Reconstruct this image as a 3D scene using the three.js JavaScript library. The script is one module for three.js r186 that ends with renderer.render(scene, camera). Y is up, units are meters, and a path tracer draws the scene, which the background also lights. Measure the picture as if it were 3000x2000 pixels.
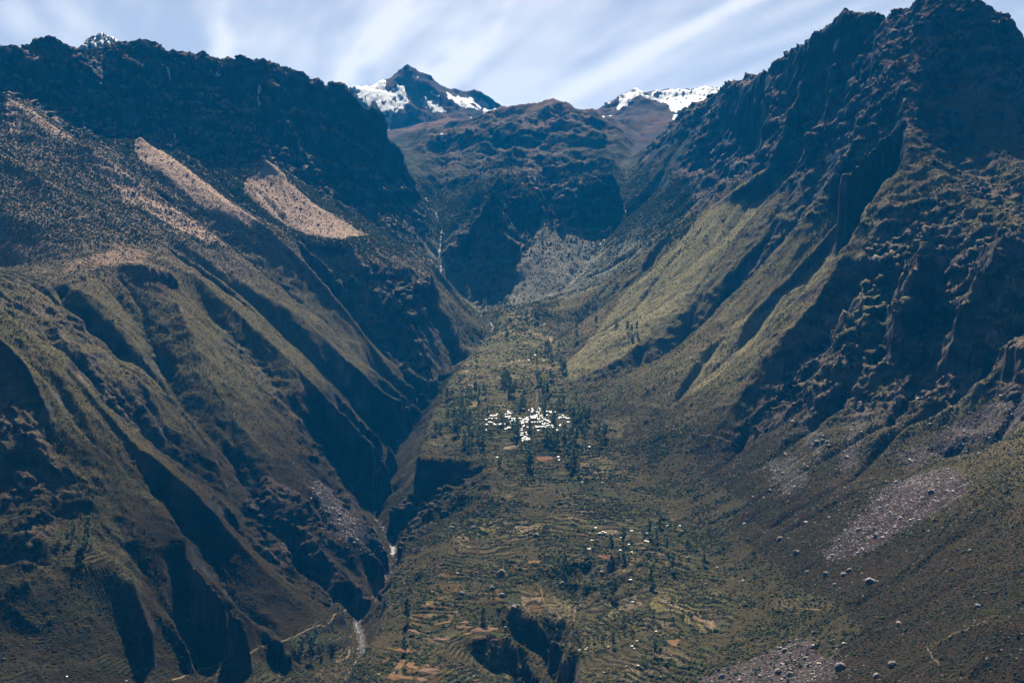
import * as THREE from 'three';
import { mergeGeometries, mergeVertices, toCreasedNormals } from 'three/addons/utils/BufferGeometryUtils.js';

// ---------------------------------------------------------------- camera, sky, sun, exposure
const scene = new THREE.Scene();
const EYE = 900;                                   // height of the viewpoint above the datum of the lower canyon
const F = 3265, PITCH = Math.atan(114 / F);        // focal length and downward tilt, in photo pixels (2352 wide)
const camera = new THREE.PerspectiveCamera(2 * Math.atan(784 / F) * 180 / Math.PI, 1024 / 682, 5, 60000);
camera.position.set(0, EYE, 0);
camera.rotation.x = -PITCH;
scene.add(camera);

const SUN_AZ = 0.0, SUN_EL = 0.72;               // from straight ahead (negative is left); height, radians
const sunDir = new THREE.Vector3(Math.sin(SUN_AZ) * Math.cos(SUN_EL), Math.sin(SUN_EL), -Math.cos(SUN_AZ) * Math.cos(SUN_EL));
const sun = new THREE.DirectionalLight(new THREE.Color(1, 0.91, 0.76), 5);
sun.position.copy(sunDir).multiplyScalar(16000).add(new THREE.Vector3(0, 0, -6000));
sun.target.position.set(0, 0, -6000);
sun.castShadow = true;
sun.shadow.mapSize.set(4096, 4096);
Object.assign(sun.shadow.camera, { left: -8000, right: 8000, top: 8000, bottom: -8000, near: 100, far: 32000 });
scene.add(sun, sun.target);
const SKY_LEVEL = 0.143, EXPOSURE = 7;
scene.fog = new THREE.FogExp2(new THREE.Color(0.0, 0.36, 1.0), 0.72e-5);

const renderer = new THREE.WebGLRenderer();
renderer.toneMapping = THREE.LinearToneMapping;
renderer.toneMappingExposure = EXPOSURE;
renderer.shadowMap.enabled = true;

// ---------------------------------------------------------------- helpers
let seed = 12345;
const rnd = () => { seed = (seed + 0x6D2B79F5) | 0; let t = Math.imul(seed ^ (seed >>> 15), 1 | seed); t = (t + Math.imul(t ^ (t >>> 7), 61 | t)) ^ t; return ((t ^ (t >>> 14)) >>> 0) / 4294967296; };
const rr = (a, b) => a + (b - a) * rnd();
const clamp = (x, a = 0, b = 1) => Math.min(b, Math.max(a, x));
const mix = (a, b, t) => a + (b - a) * t;
const sstep = (a, b, x) => { const t = clamp((x - a) / (b - a)); return t * t * (3 - 2 * t); };
const perm = new Uint8Array(512);
{ const p = Array.from({ length: 256 }, (_, i) => i); for (let i = 255; i > 0; i--) { const j = (rnd() * (i + 1)) | 0; [p[i], p[j]] = [p[j], p[i]]; } for (let i = 0; i < 512; i++) perm[i] = p[i & 255]; }
const GX = new Float32Array(256), GY = new Float32Array(256);
for (let i = 0; i < 256; i++) { GX[i] = Math.cos(i / 256 * 6.283185); GY[i] = Math.sin(i / 256 * 6.283185); }
function noise(x, y) {                             // gradient noise, about -0.7 .. 0.7
  const xi = Math.floor(x), yi = Math.floor(y), fx = x - xi, fy = y - yi, X = xi & 255, Y = yi & 255;
  const a = perm[perm[X] + Y], b = perm[perm[X + 1] + Y], c = perm[perm[X] + Y + 1], d = perm[perm[X + 1] + Y + 1];
  const u = fx * fx * fx * (fx * (fx * 6 - 15) + 10), v = fy * fy * fy * (fy * (fy * 6 - 15) + 10);
  const n0 = GX[a] * fx + GY[a] * fy, n1 = GX[b] * (fx - 1) + GY[b] * fy, n2 = GX[c] * fx + GY[c] * (fy - 1), n3 = GX[d] * (fx - 1) + GY[d] * (fy - 1);
  return (n0 + u * (n1 - n0)) * (1 - v) + (n2 + u * (n3 - n2)) * v;
}
function fbm(x, y, oct, gain = 0.5) { let s = 0, a = 1; for (let i = 0; i < oct; i++) { s += a * noise(x, y); x = x * 2.03 + 17.3; y = y * 2.03 - 9.1; a *= gain; } return s; }
function ridged(x, y, oct, gain = 0.5) {           // sharp crests, about 0 .. 1
  let s = 0, a = 1, t = 0, w = 1;
  for (let i = 0; i < oct; i++) { let n = 1 - Math.abs(noise(x, y)) * 1.9; n *= n * w; w = clamp(n * 1.6); s += a * n; t += a; x = x * 2.07 + 31.7; y = y * 2.07 + 11.9; a *= gain; }
  return s / t;
}
function noise3(x, y, z) {                         // lattice noise in space, -1 .. 1
  const xi = Math.floor(x), yi = Math.floor(y), zi = Math.floor(z), u = x - xi, v = y - yi, w = z - zi, a = u * u * (3 - 2 * u), b = v * v * (3 - 2 * v), c = w * w * (3 - 2 * w);
  const H = (i, j, k) => perm[perm[perm[(xi + i) & 255] + ((yi + j) & 255)] + ((zi + k) & 255)] / 127.5 - 1;
  const x0 = mix(mix(H(0, 0, 0), H(1, 0, 0), a), mix(H(0, 1, 0), H(1, 1, 0), a), b), x1 = mix(mix(H(0, 0, 1), H(1, 0, 1), a), mix(H(0, 1, 1), H(1, 1, 1), a), b);
  return mix(x0, x1, c);
}
function crag(x, y, z) { let s = 0, a = 1; for (let i = 0; i < 4; i++) { s += a * (0.5 - Math.abs(noise3(x, y, z))); x = x * 2.1 + 3.7; y = y * 2.1 + 1.3; z = z * 2.1 - 5.1; a *= 0.55; } return s; }
const cP = Math.cos(PITCH), sP = Math.sin(PITCH);
function sight(px, py) {                           // sideways and upward run of a line of sight per metre ahead
  const a = (px - 1176) / F, b = (784 - py) / F, ahead = cP + b * sP;
  return [a / ahead, (b * cP - sP) / ahead];
}
const count = {};
function numbered(name) { const n = count[name] = (count[name] ?? -1) + 1; return n ? `${name}_${String(n).padStart(3, '0')}` : name; }
function tag(o, label, category, group, kind) {
  if (label) o.userData.label = label;
  if (category) o.userData.category = category;
  if (group) o.userData.group = group;
  if (kind) o.userData.kind = kind;
  return o;
}
function cast(o) { o.castShadow = o.receiveShadow = true; return o; }

// ---------------------------------------------------------------- the lie of the land: crests, gullies, rims and rivers
// Surveyed lines: [across, up, metres ahead]; a region letter and how rugged the ground is there.
const lines = [];
function L(region, rough, pts, deeper = 0) {    // deeper: metres farther off along the same line of sight, tapering to the ends
  lines.push({ region, rough, pts: pts.map(([px, py, d0], k) => { const d = d0 + deeper * Math.sin(Math.PI * (k + 0.5) / pts.length), [u, t] = sight(px, py); return [u * d, EYE + t * d, d]; }) });
}
//@@LINES
// left wall: skyline
L('L', 1, [[-420, 150, 5900], [-150, 120, 6000], [0, 101, 6100], [38, 109, 6120], [70, 105, 6150], [100, 78, 6200], [108, 70, 6200], [116, 74, 6200], [124, 80, 6200], [140, 96, 6220], [175, 111, 6300], [200, 122, 6400], [230, 124, 6420], [262, 113, 6450], [287, 81, 6480], [317, 87, 6520], [367, 109, 6560], [410, 116, 6600], [465, 119, 6640], [490, 130, 6660], [546, 134, 6700], [556, 129, 6710], [588, 141, 6750], [598, 136, 6760], [640, 145, 6800], [682, 154, 6880], [693, 164, 6900], [721, 177, 6960], [749, 185, 7000], [770, 179, 7050], [784, 185, 7080], [798, 201, 7100], [812, 220, 7130], [829, 238, 7160], [847, 247, 7200], [857, 233, 7210], [868, 245, 7220], [878, 270, 7240], [889, 290, 7260], [903, 322, 7280], [920, 346, 7300], [934, 378, 7320], [948, 420, 7320], [957, 451, 7300]]);
// foot of the left cliffs
L('L', 1, [[-300, 200, 5300], [10, 213, 5500], [80, 250, 5650], [165, 308, 5800], [270, 330, 6050], [330, 318, 6060], [400, 330, 6150], [480, 370, 6200], [560, 370, 6250], [609, 362, 6200], [660, 395, 6270], [720, 440, 6340], [790, 478, 6420], [850, 497, 6700], [900, 488, 6950], [945, 468, 7200], [962, 458, 7300]]);
L('L', 1, [[784, 437, 6640], [805, 462, 6600], [830, 497, 6600]]);
// back of the left wall
L('L', 0.7, [[-400, 300, 7300], [0, 300, 7200], [150, 260, 7250], [350, 260, 7300], [550, 330, 8600], [700, 360, 9000], [820, 380, 9200]]);
L('N', 0.8, [[186, 114, 7800], [200, 92, 7900], [224, 76, 8000], [241, 74, 8000], [259, 84, 8000], [285, 112, 7950]]);
L('N', 0.8, [[186, 114, 7860], [200, 92, 7960], [224, 76, 8060], [241, 74, 8060], [259, 84, 8060], [285, 112, 8010]]);
L('N', 0.8, [[200, 106, 7800], [224, 96, 7880], [241, 94, 7890], [259, 100, 7880]]);
// spur 4 and the tan ridge above it
L('L', 0.5, [[10, 213, 5500], [70, 245, 5480], [120, 285, 5450], [165, 320, 5400], [206, 336, 5320], [266, 381, 5270], [350, 441, 5220], [455, 507, 5150], [540, 580, 5080], [620, 650, 5000], [700, 730, 4900], [780, 810, 4800], [860, 880, 4740], [940, 932, 4720]]);
L('L', 0.5, [[-200, 300, 5050], [0, 332, 5020], [87, 389, 4960], [168, 445, 4900], [300, 520, 4800], [420, 585, 4690], [520, 655, 4600], [620, 745, 4510], [700, 825, 4430], [780, 905, 4330], [850, 985, 4230], [900, 1032, 4310]], 90);
// spur 3
L('L', 0.4, [[-250, 240, 4950], [0, 353, 4800], [147, 437, 4700], [350, 546, 4500], [450, 630, 4420], [570, 740, 4320], [650, 810, 4260], [720, 880, 4200], [800, 960, 4130], [870, 1030, 4110], [888, 1075, 4100]]);
L('L', 0.2, [[-150, 600, 4250], [0, 615, 4250], [150, 605, 4200], [330, 607, 4180], [400, 625, 4230]]);
L('L', 0.5, [[189, 632, 4020], [245, 699, 3900], [297, 769, 3800], [336, 832, 3720], [367, 867, 3670], [420, 944, 3560], [472, 1007, 3470], [500, 1070, 3400], [528, 1150, 3280]]);
L('L', 0.6, [[280, 690, 4000], [330, 760, 3900], [357, 838, 3730], [402, 912, 3630], [455, 975, 3540], [518, 1045, 3430], [539, 1089, 3350], [545, 1159, 3230], [562, 1247, 3060]], 90);
L('L', 0.4, [[405, 690, 4080], [440, 780, 3930], [480, 870, 3800], [525, 940, 3700], [580, 1010, 3600], [647, 1108, 3480]]);
L('L', 0.8, [[560, 1105, 3470], [600, 1102, 3480], [647, 1110, 3470], [690, 1180, 3350], [740, 1260, 3230], [800, 1330, 3160], [865, 1372, 3110]], -30);
L('L', 0.8, [[575, 1160, 3300], [640, 1210, 3260], [670, 1290, 3130], [700, 1350, 3010]]);
L('L', 0.7, [[520, 760, 4230], [600, 840, 4120], [665, 920, 3970], [720, 1010, 3830], [780, 1100, 3670], [840, 1200, 3520], [888, 1258, 3470]], 110);
L('L', 0.6, [[600, 900, 4020], [690, 1070, 3680], [740, 1120, 3600], [830, 1245, 3420], [880, 1290, 3330]], -40);
// gully behind spur 1, spur 1
L('L', 0.7, [[-150, 590, 3700], [30, 650, 3640], [100, 710, 3550], [160, 770, 3450], [192, 807, 3330], [210, 850, 3280], [297, 970, 3190], [350, 1022, 3140], [437, 1095, 3090], [525, 1165, 3050], [560, 1250, 3020], [665, 1325, 2960], [760, 1405, 2930]], 110);
L('L', 0.3, [[-250, 560, 3200], [0, 706, 3120], [52, 751, 3080], [105, 803, 3060], [157, 845, 3040], [210, 901, 3010], [262, 961, 2980], [315, 1023, 2950], [367, 1060, 2940], [455, 1134, 2930], [525, 1215, 2920], [595, 1292, 2900], [665, 1358, 2880], [745, 1424, 2860]]);
L('L', 0.6, [[-150, 700, 2950], [0, 775, 2900], [60, 832, 2890], [91, 891, 2870], [115, 968, 2830], [130, 1050, 2780]]);
L('L', 0.8, [[-100, 900, 2790], [0, 960, 2760], [50, 1060, 2720], [90, 1130, 2670], [70, 1230, 2520], [40, 1330, 2400]]);
L('L', 0.15, [[-250, 1300, 2500], [0, 1300, 2480], [150, 1300, 2470], [275, 1290, 2530]]);

L('L', 0.6, [[325, 1200, 2700], [340, 1300, 2600], [362, 1380, 2520], [400, 1440, 2470], [440, 1500, 2440]], 40);
L('L', 0.3, [[372, 1150, 2850], [400, 1200, 2750], [428, 1240, 2700], [432, 1285, 2630], [480, 1340, 2590], [545, 1415, 2550], [565, 1450, 2540]]);
L('L', 0.7, [[395, 1130, 2890], [440, 1235, 2820], [495, 1305, 2780], [530, 1380, 2720], [600, 1440, 2660], [660, 1475, 2610]], 60);
L('L', 0.5, [[300, 1320, 2500], [325, 1390, 2440], [345, 1440, 2400]]);
// foot of spur 1, lane and stream bank
L('L', 0.15, [[-300, 1568, 2180], [0, 1568, 2190], [200, 1568, 2250], [395, 1562, 2380], [500, 1520, 2540], [590, 1490, 2640], [658, 1470, 2720], [720, 1440, 2800], [784, 1409, 2930]]);
L('L', 0.2, [[-300, 1760, 1900], [200, 1760, 1980], [600, 1760, 2240], [760, 1700, 2380]]);
L('L', 0.2, [[560, 1568, 2480], [640, 1540, 2620], [720, 1500, 2730], [790, 1460, 2840]]);
// spur 5 and its gullies
L('L', 0.6, [[230, 350, 5500], [290, 385, 5430], [400, 455, 5330], [500, 535, 5230], [600, 615, 5120], [700, 695, 5040], [780, 775, 4980], [860, 850, 4920], [955, 925, 4800]], 70);
L('L', 0.3, [[318, 311, 5780], [350, 340, 5720], [420, 385, 5640], [472, 430, 5570], [525, 465, 5500], [595, 507, 5420], [660, 560, 5350], [720, 620, 5290], [790, 705, 5220], [850, 785, 5150], [905, 855, 5060], [975, 905, 4950]]);
L('L', 0.6, [[390, 345, 6000], [460, 400, 5880], [540, 455, 5740], [610, 500, 5600], [690, 555, 5500], [760, 620, 5440], [820, 700, 5370], [870, 780, 5280], [925, 845, 5200], [1005, 870, 5120]], 60);
// talus cone and spur 6 with its cliffs
L('L', 0.15, [[609, 364, 6150], [655, 402, 6150], [700, 445, 6110], [784, 492, 6050], [850, 537, 5960]]);
L('L', 0.15, [[575, 420, 5900], [570, 470, 5750], [620, 520, 5650], [720, 552, 5620], [800, 552, 5690], [850, 545, 5930]]);
L('L', 0.4, [[850, 545, 5950], [900, 580, 5930], [950, 612, 5910], [994, 637, 5880]]);
L('L', 1, [[770, 645, 5500], [820, 650, 5510], [870, 655, 5540], [915, 652, 5620], [950, 662, 5660], [994, 639, 5870], [1008, 660, 5870]]);
L('L', 1, [[800, 770, 5350], [870, 800, 5310], [940, 835, 5250], [1000, 848, 5260], [1036, 835, 5330]]);
L('L', 1, [[935, 665, 5600], [945, 740, 5460], [965, 800, 5360], [1000, 842, 5260]], -30);
L('L', 0.3, [[960, 560, 6700], [1005, 612, 6250], [1060, 690, 6140], [1100, 742, 6040], [1122, 764, 5960]]);
L('L', 0.15, [[1010, 665, 6000], [1040, 730, 5800], [1060, 790, 5520], [1080, 805, 5420]]);
// the stream from its gorge to the two heads of the valley
L('G', 0.4, [[740, 1760, 2300], [780, 1620, 2530], [800, 1568, 2650], [833, 1484, 2870], [822, 1421, 3090], [885, 1355, 3330], [905, 1262, 3680], [858, 1180, 3990], [886, 1092, 4330], [905, 1035, 4580], [965, 940, 5030], [1030, 852, 5480], [1075, 815, 5690], [1125, 765, 5950], [1098, 712, 6340]]);
L('C', 0.5, [[1098, 712, 6300], [1050, 670, 6500], [1015, 630, 6700], [1009, 580, 6900], [1015, 524, 7200], [1001, 490, 7450], [980, 455, 7700], [955, 400, 8200], [940, 350, 9000], [905, 320, 9900]]);
L('C', 0.3, [[1098, 712, 6300], [1200, 702, 6350], [1290, 670, 6500], [1350, 610, 6800], [1379, 562, 7020], [1425, 515, 7250], [1438, 483, 7420], [1424, 450, 7600], [1440, 400, 8100], [1452, 345, 8900]]);
// rim of the terraced shelf above the gorge
L('P', 0.05, [[1120, 775, 5720], [1040, 862, 5000], [1000, 932, 4560], [978, 1000, 4180], [965, 1045, 3930]]);
L('P', 0.6, [[965, 1045, 3930], [985, 1053, 3880], [1050, 1056, 3860], [1098, 1052, 3860], [1112, 1080, 3730], [1120, 1120, 3590], [1105, 1160, 3450], [1060, 1178, 3400], [1029, 1184, 3380], [987, 1197, 3320]]);
L('P', 0.3, [[987, 1197, 3320], [1000, 1243, 3180], [966, 1334, 2960], [924, 1408, 2780], [871, 1470, 2640], [819, 1537, 2490], [770, 1620, 2330]]);
L('P', 0.9, [[900, 1180, 3800], [930, 1160, 3830], [1000, 1132, 3825], [1050, 1112, 3820], [1085, 1100, 3790]]);
L('P', 0.9, [[922, 1250, 3450], [935, 1220, 3560], [975, 1185, 3620], [1040, 1155, 3660]]);
L('P', 0.6, [[940, 1232, 3270], [918, 1290, 3120], [892, 1350, 2960], [868, 1460, 2690], [806, 1548, 2470]]);
// the shelf itself
L('P', 0.05, [[1160, 702, 6250], [1190, 760, 5600], [1200, 820, 5100], [1210, 900, 4600], [1220, 970, 4250], [1240, 1060, 3850], [1260, 1150, 3500], [1270, 1240, 3200], [1280, 1300, 3020]]);
L('P', 0.05, [[1140, 1240, 3180], [1120, 1340, 2900], [1060, 1440, 2650], [980, 1540, 2430], [900, 1680, 2150]]);
L('P', 0.05, [[1340, 1240, 3210], [1400, 1275, 3080], [1500, 1260, 3100], [1560, 1230, 3180]]);
L('P', 0.05, [[1450, 1400, 2700], [1480, 1480, 2520], [1500, 1568, 2350], [1500, 1760, 2050]]);
// hollow below the hamlet and the two slips in front
L('P', 0.5, [[1210, 1292, 3040], [1290, 1292, 3060], [1400, 1288, 3050]]);
L('P', 0.7, [[1230, 1332, 2960], [1320, 1345, 2965], [1390, 1335, 2960]]);
L('P', 0.3, [[1330, 1390, 2860], [1345, 1440, 2720], [1330, 1500, 2560], [1330, 1600, 2340]]);
L('P', 0.6, [[1185, 1388, 2780], [1210, 1400, 2740], [1250, 1440, 2660], [1275, 1480, 2580]]);
L('P', 0.6, [[1180, 1450, 2735], [1200, 1495, 2670], [1262, 1512, 2625]]);
L('P', 0.3, [[1150, 1440, 2660], [1170, 1460, 2620], [1210, 1520, 2520], [1232, 1550, 2460]]);
L('P', 0.9, [[1085, 1478, 2600], [1120, 1468, 2620], [1150, 1470, 2600]]);
L('P', 0.6, [[1100, 1522, 2575], [1140, 1548, 2560], [1190, 1548, 2560]]);
L('P', 0.5, [[1190, 1545, 2585], [1215, 1600, 2470], [1230, 1700, 2280]]);
L('P', 0.5, [[1262, 1512, 2640], [1260, 1560, 2540], [1240, 1640, 2380]]);
L('P', 0.3, [[1160, 1300, 3020], [1280, 1390, 2790], [1320, 1440, 2660], [1290, 1520, 2480]]);
// where the shelf meets the right-hand slope
L('P', 0.1, [[1250, 770, 5600], [1290, 850, 5000], [1300, 892, 4750], [1350, 945, 4430], [1420, 1012, 4040], [1500, 1102, 3640], [1600, 1205, 3240], [1700, 1305, 2890], [1750, 1400, 2600], [1800, 1510, 2330], [1850, 1760, 1950]]);
// right-hand debris slope
L('R', 0.15, [[1690, 1045, 3620], [1850, 1100, 3150], [2000, 1130, 2880], [2150, 1110, 2740], [2352, 1080, 2560], [2700, 1000, 2400]]);
L('R', 0.15, [[1720, 1200, 3120], [1900, 1280, 2640], [2100, 1330, 2380], [2352, 1300, 2200], [2700, 1250, 2050]]);
L('R', 0.15, [[1900, 1560, 2170], [2050, 1500, 2160], [2150, 1470, 2120], [2215, 1446, 2080], [2268, 1429, 2060], [2352, 1439, 2000], [2600, 1440, 1900]]);
L('R', 0.6, [[2190, 1568, 1960], [2260, 1560, 1940], [2352, 1590, 1880], [2600, 1640, 1760]]);
L('R', 0.2, [[1900, 1800, 1850], [2200, 1800, 1750], [2500, 1800, 1600]]);
L('R', 0.4, [[2120, 1000, 3100], [2170, 975, 3120], [2240, 985, 3060], [2290, 990, 2960]]);
L('R', 0.6, [[2130, 1035, 3040], [2170, 1050, 3020], [2210, 1040, 3000], [2250, 1052, 2950], [2300, 1035, 2900]]);

// foot of the right-hand cliffs, buttresses and couloirs
L('R', 0.9, [[1760, 985, 3640], [1844, 880, 3620], [1893, 910, 3500], [1960, 840, 3520], [2026, 833, 3470], [2058, 848, 3430], [2093, 862, 3370], [2135, 868, 3330], [2180, 889, 3260], [2268, 848, 3220], [2303, 800, 3200], [2352, 787, 3100], [2600, 740, 2900]]);
L('R', 1, [[2145, 538, 3760], [2107, 600, 3680], [2075, 660, 3620], [2056, 737, 3550], [2060, 828, 3455]], -60);
L('R', 1, [[2320, 520, 3600], [2275, 583, 3520], [2222, 667, 3440], [2186, 755, 3370], [2196, 845, 3290]], -60);
L('R', 1, [[1970, 700, 3820], [1960, 760, 3720], [1930, 830, 3600], [1925, 885, 3500]], -50);
L('R', 1, [[2090, 560, 3880], [2040, 667, 3760], [2030, 760, 3640], [2030, 828, 3490]], 90);
L('R', 1, [[2210, 560, 3780], [2140, 680, 3640], [2125, 780, 3500], [2130, 860, 3360]], 90);
L('R', 1, [[1930, 700, 3900], [1890, 800, 3760], [1870, 870, 3640]], 80);
L('R', 1, [[2330, 640, 3420], [2280, 720, 3370], [2260, 830, 3260]]);
// right massif: skyline
L('R', 1, [[1662, 205, 7500], [1666, 194, 7450], [1683, 184, 7300], [1701, 185, 7100], [1708, 191, 7000], [1736, 175, 6750], [1778, 142, 6450], [1813, 121, 6230], [1841, 103, 6050], [1858, 93, 5960], [1860, 72, 5940], [1872, 65, 5910], [1888, 70, 5880], [1900, 52, 5820], [1918, 33, 5740], [1946, 27, 5680], [1974, 30, 5620], [1991, 21, 5580], [2009, 24, 5530], [2026, 37, 5470], [2040, 30, 5440], [2086, 12, 5340], [2110, -8, 5280], [2160, -22, 5240], [2180, -12, 5220], [2194, -2, 5210], [2226, -6, 5180], [2250, 2, 5160], [2285, 18, 5130], [2313, 38, 5100], [2324, 66, 5080], [2331, 88, 5070], [2352, 100, 5050], [2450, 160, 4950], [2700, 200, 4700]]);
L('R', 0.8, [[1700, 330, 9000], [1900, 250, 7500], [2100, 200, 7000], [2350, 230, 6800], [2600, 300, 6500]]);
// right massif: spurs and gullies
L('R', 0.6, [[2156, 228, 4850], [2198, 245, 4750], [2250, 305, 4600], [2296, 357, 4450], [2352, 392, 4300], [2500, 470, 4050]]);
L('R', 0.7, [[2082, 273, 4600], [2110, 330, 4420], [2145, 388, 4250], [2233, 447, 4000], [2352, 514, 3720], [2600, 620, 3350]]);
L('R', 0.8, [[2130, 300, 4650], [2180, 370, 4480], [2260, 425, 4230], [2352, 470, 4020], [2550, 560, 3700]], 60);
L('R', 0.8, [[2160, -22, 5240], [2118, 50, 5110], [2138, 115, 4990], [2088, 180, 4830], [2112, 232, 4720], [2082, 273, 4600]]);
L('R', 0.8, [[2040, 30, 5440], [2012, 110, 5270], [2022, 160, 5150], [1985, 230, 5020], [1968, 300, 4870], [1925, 390, 4730]]);
L('R', 0.8, [[2250, 2, 5160], [2262, 90, 5010], [2235, 150, 4930], [2250, 215, 4830]]);
L('R', 0.8, [[1778, 142, 6450], [1765, 220, 6250], [1780, 300, 5980], [1740, 370, 5820]]);
L('R', 0.6, [[2082, 273, 4600], [2033, 308, 4560], [1981, 360, 4500], [1940, 400, 4480]]);

L('R', 0.9, [[1918, 33, 5740], [1920, 130, 5600], [1900, 230, 5490], [1869, 322, 5390], [1850, 400, 5320]]);
L('R', 0.6, [[1850, 400, 5320], [1790, 490, 5260], [1740, 560, 5220], [1690, 610, 5220], [1610, 682, 5200], [1560, 722, 5150], [1500, 772, 5080], [1400, 836, 4950], [1300, 880, 4840]], -50);
L('R', 0.7, [[1870, 480, 4980], [1770, 600, 4960], [1650, 725, 4930], [1575, 795, 4860], [1500, 835, 4800], [1395, 872, 4720], [1312, 895, 4680]], 110);
L('R', 0.3, [[1960, 470, 4600], [1880, 560, 4550], [1800, 645, 4520], [1700, 740, 4480], [1600, 812, 4420], [1480, 900, 4330], [1400, 955, 4300]]);
L('R', 0.5, [[2000, 520, 4400], [1900, 625, 4330], [1800, 725, 4290], [1700, 815, 4240], [1600, 885, 4180], [1500, 965, 4100], [1425, 1008, 4050]], 90);
L('R', 0.6, [[2082, 300, 4500], [2075, 367, 4360], [1990, 480, 4240], [1930, 590, 4120], [1876, 685, 4000], [1796, 772, 3960], [1735, 840, 3920], [1700, 910, 3820], [1692, 1000, 3690]], -60);
L('R', 0.8, [[1771, 905, 3760], [1740, 960, 3690], [1715, 1030, 3610]]);
// the lit slope and the toothed outcrop across it
L('R', 0.3, [[1767, 381, 5700], [1700, 425, 5850], [1640, 470, 5950], [1564, 520, 6000], [1512, 552, 5960], [1491, 576, 5920], [1477, 611, 5880], [1400, 685, 5850], [1330, 745, 5750], [1270, 790, 5480]]);
L('R', 0.3, [[1800, 420, 5520], [1720, 500, 5600], [1600, 600, 5550], [1480, 700, 5450], [1380, 770, 5300], [1290, 840, 5050]]);
L('R', 0.9, [[1540, 400, 7150], [1617, 388, 7080], [1690, 405, 6550], [1745, 400, 5900], [1767, 381, 5700]]);
L('R', 0.9, [[1858, 93, 5960], [1840, 200, 5850], [1800, 300, 5760], [1767, 381, 5700]]);
L('C', 0.4, [[1540, 400, 7150], [1530, 500, 6750], [1440, 600, 6400], [1350, 680, 6250]]);
L('C', 0.9, [[1662, 205, 7500], [1600, 240, 8200], [1540, 285, 8350], [1500, 330, 8300], [1480, 390, 8000]]);
L('C', 0.5, [[1560, 340, 7700], [1520, 420, 7450], [1480, 480, 7350], [1445, 500, 7380]]);
// head of the valley: buttress, cliff wall, fan, bench
L('C', 0.8, [[1134, 434, 7000], [1110, 470, 6980], [1080, 510, 6930], [1045, 556, 6850], [1025, 595, 6780]]);
L('C', 0.9, [[1134, 434, 7000], [1145, 510, 6880], [1158, 590, 6720], [1135, 650, 6560], [1108, 700, 6390]]);
L('C', 0.7, [[1085, 555, 6960], [1060, 640, 6680]], 40);
L('C', 1, [[1134, 434, 7000], [1160, 466, 7150], [1192, 446, 7210], [1240, 430, 7440], [1300, 410, 7530], [1360, 401, 7540], [1400, 398, 7550], [1420, 438, 7480]]);
L('C', 0.9, [[1180, 610, 6730], [1205, 530, 7000], [1245, 505, 7140], [1330, 520, 7120], [1395, 525, 7130], [1420, 500, 7300]]);
L('C', 0.15, [[1245, 505, 7140], [1240, 600, 6760], [1215, 690, 6410]]);
L('C', 0.15, [[1310, 522, 7110], [1310, 600, 6780], [1290, 668, 6500]]);
L('C', 0.8, [[1000, 425, 8000], [1080, 395, 7950], [1150, 405, 7600], [1200, 395, 7900], [1300, 370, 8050], [1400, 360, 8150]]);
L('C', 0.8, [[959, 336, 9200], [1043, 297, 9300], [1110, 280, 9350], [1186, 280, 9250], [1260, 298, 9050], [1340, 308, 8950], [1400, 330, 8900]]);
L('C', 0.8, [[985, 360, 8950], [1060, 345, 9000], [1120, 338, 9050], [1200, 345, 8900], [1260, 352, 8750], [1340, 345, 8750]]);
L('C', 0.8, [[1020, 375, 8500], [1110, 362, 8500], [1180, 350, 8700]]);
L('C', 0.7, [[1060, 470, 7500], [1100, 430, 7500], [1130, 400, 7750]]);
L('C', 0.7, [[1155, 243, 10600], [1190, 249, 10200], [1221, 240, 9950], [1253, 227, 9800], [1269, 225, 9750], [1291, 233, 9700], [1323, 247, 9600], [1354, 248, 9500], [1375, 266, 9400], [1400, 290, 9250], [1431, 315, 9050], [1452, 345, 8900]]);
L('C', 0.4, [[893, 318, 10600], [940, 300, 11000], [1029, 270, 11400], [1088, 287, 11000], [1130, 272, 11000]]);
L('C', 0.4, [[1330, 330, 11000], [1220, 300, 11500], [1150, 290, 12600]]);
// snow peaks
L('S', 0.7, [[740, 250, 12200], [801, 196, 12300], [854, 193, 12400], [885, 184, 12500], [903, 168, 12500], [917, 154, 12500], [934, 147, 12500], [955, 151, 12520], [966, 163, 12540], [987, 171, 12560], [1001, 187, 12600], [1015, 192, 12620], [1029, 200, 12650], [1060, 206, 12700], [1081, 204, 12700], [1099, 203, 12700], [1116, 213, 12700], [1134, 224, 12700], [1143, 238, 12700], [1155, 241, 12700], [1200, 270, 12900]]);
L('S', 0.6, [[760, 320, 11400], [860, 310, 11500], [892, 300, 11600], [960, 288, 11800], [1050, 262, 12000], [1100, 256, 12100], [1150, 247, 12200]]);
L('S', 0.8, [[934, 147, 12500], [925, 190, 12250], [935, 230, 12000], [930, 270, 11750]]);
L('S', 0.6, [[1001, 187, 12600], [1040, 225, 12350], [1090, 245, 12200]]);
L('S', 0.5, [[880, 220, 12050], [870, 260, 11800]]);
L('T', 0.8, [[1360, 285, 11200], [1375, 264, 11300], [1400, 241, 11400], [1424, 220, 11500], [1463, 199, 11600], [1484, 210, 11600], [1505, 213, 11600], [1519, 210, 11600], [1550, 206, 11650], [1568, 203, 11650], [1603, 203, 11650], [1638, 198, 11650], [1680, 205, 11700], [1760, 230, 11700], [1900, 280, 11700]]);
L('T', 0.6, [[1390, 290, 10700], [1440, 250, 10700], [1480, 222, 10900], [1510, 238, 10700], [1560, 238, 10900], [1640, 230, 11000], [1720, 250, 11000]]);
L('T', 0.5, [[1452, 345, 8900], [1470, 300, 9800], [1520, 270, 10300], [1600, 260, 10400]]);
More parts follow.
